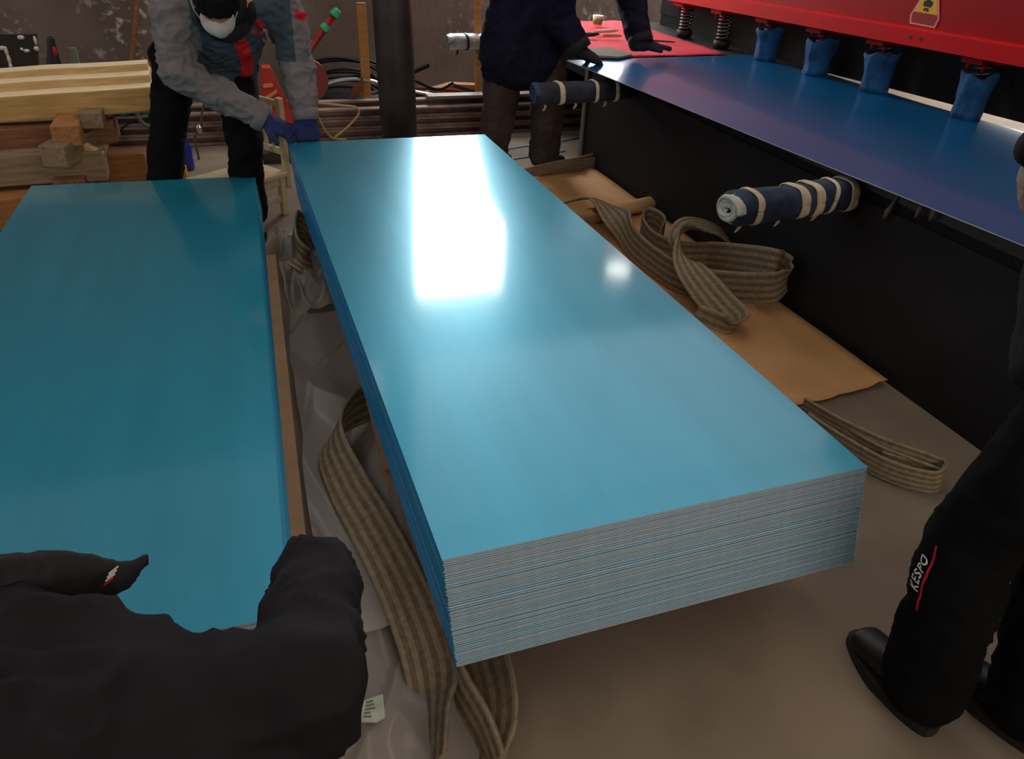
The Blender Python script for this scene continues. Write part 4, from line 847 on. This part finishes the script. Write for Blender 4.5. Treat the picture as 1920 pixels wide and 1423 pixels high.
# -- crouching person in the foreground
pr4 = dict(pelvis=(-.62,-.52,.42), neck=(-.61,-.15,.64), head=(-.62,-.045,.49), shR=(-.425,-.33,.70), elR=(-.272,-.345,.69), wrR=(-.237,-.02,.53), shL=(-.82,-.27,.70), elL=(-.95,-.15,.55), wrL=(-.84,.05,.42),
          hipR=(-.52,-.53,.38), hipL=(-.74,-.53,.38), knR=(-.45,-.20,.42), knL=(-.82,-.17,.42), anR=(-.46,-.42,.09), anL=(-.80,-.42,.09), toeR=V((.05,1,0)), toeL=V((-.05,1,0)))
p4, J4, s4 = person((-.62, -.42, 0), 'crouching person seen from behind in charcoal coat gripping the left stack', pr4,
       tv(((-.62,-.56,.40), .2, .16), ((-.62,-.53,.52), .235, .19), ((-.625,-.43,.645), .245, .16), ((-.63,-.31,.715), .205, .12), ((-.60,-.2,.725), .17, .085)), (1, 0, 0), CHAR, TCHA, GBLU,
       dict(R=dict(d=(.02, .7, -.6), n=(-.1, -.7, -.8), t=(-1, .1, .2), curl=(.4, .4, .4, .4), k=1.05), L=dict(d=(.2, .7, -.5), n=(.1, -.5, -.9), t=(1, .1, .2), curl=(.4, .4, .4, .4), k=1.05)),
       ((0, .35, -.95), (0, .93, .35), .95), dict(ua=.07, el=.074, cf=.07, th=.11, kn=.095, an=.08, cuffback=.0, wf=7.5, extra=lambda b: (pcap(b, (-.42,-.40,.62), .11, (-.42,-.50,.50), .12), pcap(b, (-.36,-.42,.62), .07, (-.36,-.50,.52), .08))), .024)
# stand-up collar with its point sticking out to the right
def dist(x, y, D): d = ray(x, y).normalized(); return CAM+d*D
bm = bmesh.new(); cp = spline([dist(-80, 1090, 1.17), dist(0, 1078, 1.18), dist(70, 1072, 1.19), dist(135, 1066, 1.2), dist(190, 1076, 1.2), dist(222, 1080, 1.2), dist(252, 1065, 1.2), dist(281, 1040, 1.2)], 4); n_ = len(cp)
ploft(bm, [(p, .024*(1 if i < n_*.72 else max(.12, 1-(i-n_*.72)/(n_*.3))), .014*(1 if i < n_*.72 else max(.3, 1-(i-n_*.72)/(n_*.3)))) for i, p in enumerate(cp)], (0, .35, 1), 14)
ploft(bm, [(cp[2]+V((0, .0, -.03)), .05, .03), (cp[8]+V((0, -.0, -.03)), .05, .03), (cp[18]+V((-.01, -.0, -.03)), .035, .02)], (0, .5, 1), 12)
cl = put('stand_collar', fuse(bm, .006, 3, .003, 30, 2), JBLK, p4)
for k in range(4):
    q = dist(214-k*3, 1070+k*7, 1.165); e = V((.006, .002, .003)); bm = bmesh.new(); prism(bm, [q-e, q+e, q+e+V((0, 0, .003)), q-e+V((0, 0, .003))], [p+V((-.0006, -.001, .0006)) for p in (q-e, q+e, q+e+V((0, 0, .003)), q-e+V((0, 0, .003)))]); put('collar_stitch', bm2me(bm), WHITE if k < 3 else JRED, cl)
# lettering printed up the shin of the person at the right edge
fc = bpy.data.curves.new('lettering', 'FONT'); fc.body = 'KESPO'; fc.size = .034; fc.offset = .0006; fc.space_character = 1.15; tmp = bpy.data.objects.new('lettering', fc); COL.objects.link(tmp)
dg = bpy.context.evaluated_depsgraph_get(); dg.update(); me = bpy.data.meshes.new_from_object(tmp.evaluated_get(dg)); bpy.data.objects.remove(tmp)
K_, A_ = J3['knL'], J3['anL']; axl = (K_-A_).normalized(); side_ = V((-.9, .3, 0)); side_ = (side_-axl*side_.dot(axl)).normalized(); fwd_ = axl.cross(side_).normalized()
trm = [c for c in p3.children if c.name.startswith('trousers')][0]
def onleg(t, w):
    c = A_+axl*t+ (fwd_*w); o0 = ORG[p3.name]; hit, loc, nn, _ = trm.ray_cast(c+side_*.3-o0, -side_)
    return (loc+o0+side_*.004) if hit else c+side_*.1
bm = bmesh.new(); bm.from_mesh(me); bmesh.ops.subdivide_edges(bm, edges=[e for e in bm.edges if e.calc_length() > .006], cuts=2); bmesh.ops.triangulate(bm, faces=bm.faces)
for v in bm.verts: v.co = onleg(.275+v.co.x*.8, .012-v.co.y*1.05)
put('lettering', bm2me(bm), WHITE, p3)
bm = bmesh.new(); vs = [[bm.verts.new(onleg(.235+.013*k, .018+.005*j)) for j in (0, 1)] for k in range(14)]
for a, b in zip(vs, vs[1:]): bm.faces.new((a[0], a[1], b[1], b[0]))
put('red_piping', bm2me(bm), JRED, p3)

# groups of look-alikes
for pre, g in (('lifting_sling', 'webbing lifting slings'), ('timber_', 'timber pile at the left'), ('polythene_sheet', 'clear polythene on the floor'), ('blue_strapping_band', 'blue bands on the pale floor'), ('bearer_timber', 'bearers under the sheet stacks'), ('scrap_strip', 'metal strips in the scrap'), ('person', 'people working around the sheets')):
    for o in bpy.data.objects:
        if o.parent is None and o.name.startswith(pre) and 'label' in o: o['group'] = g
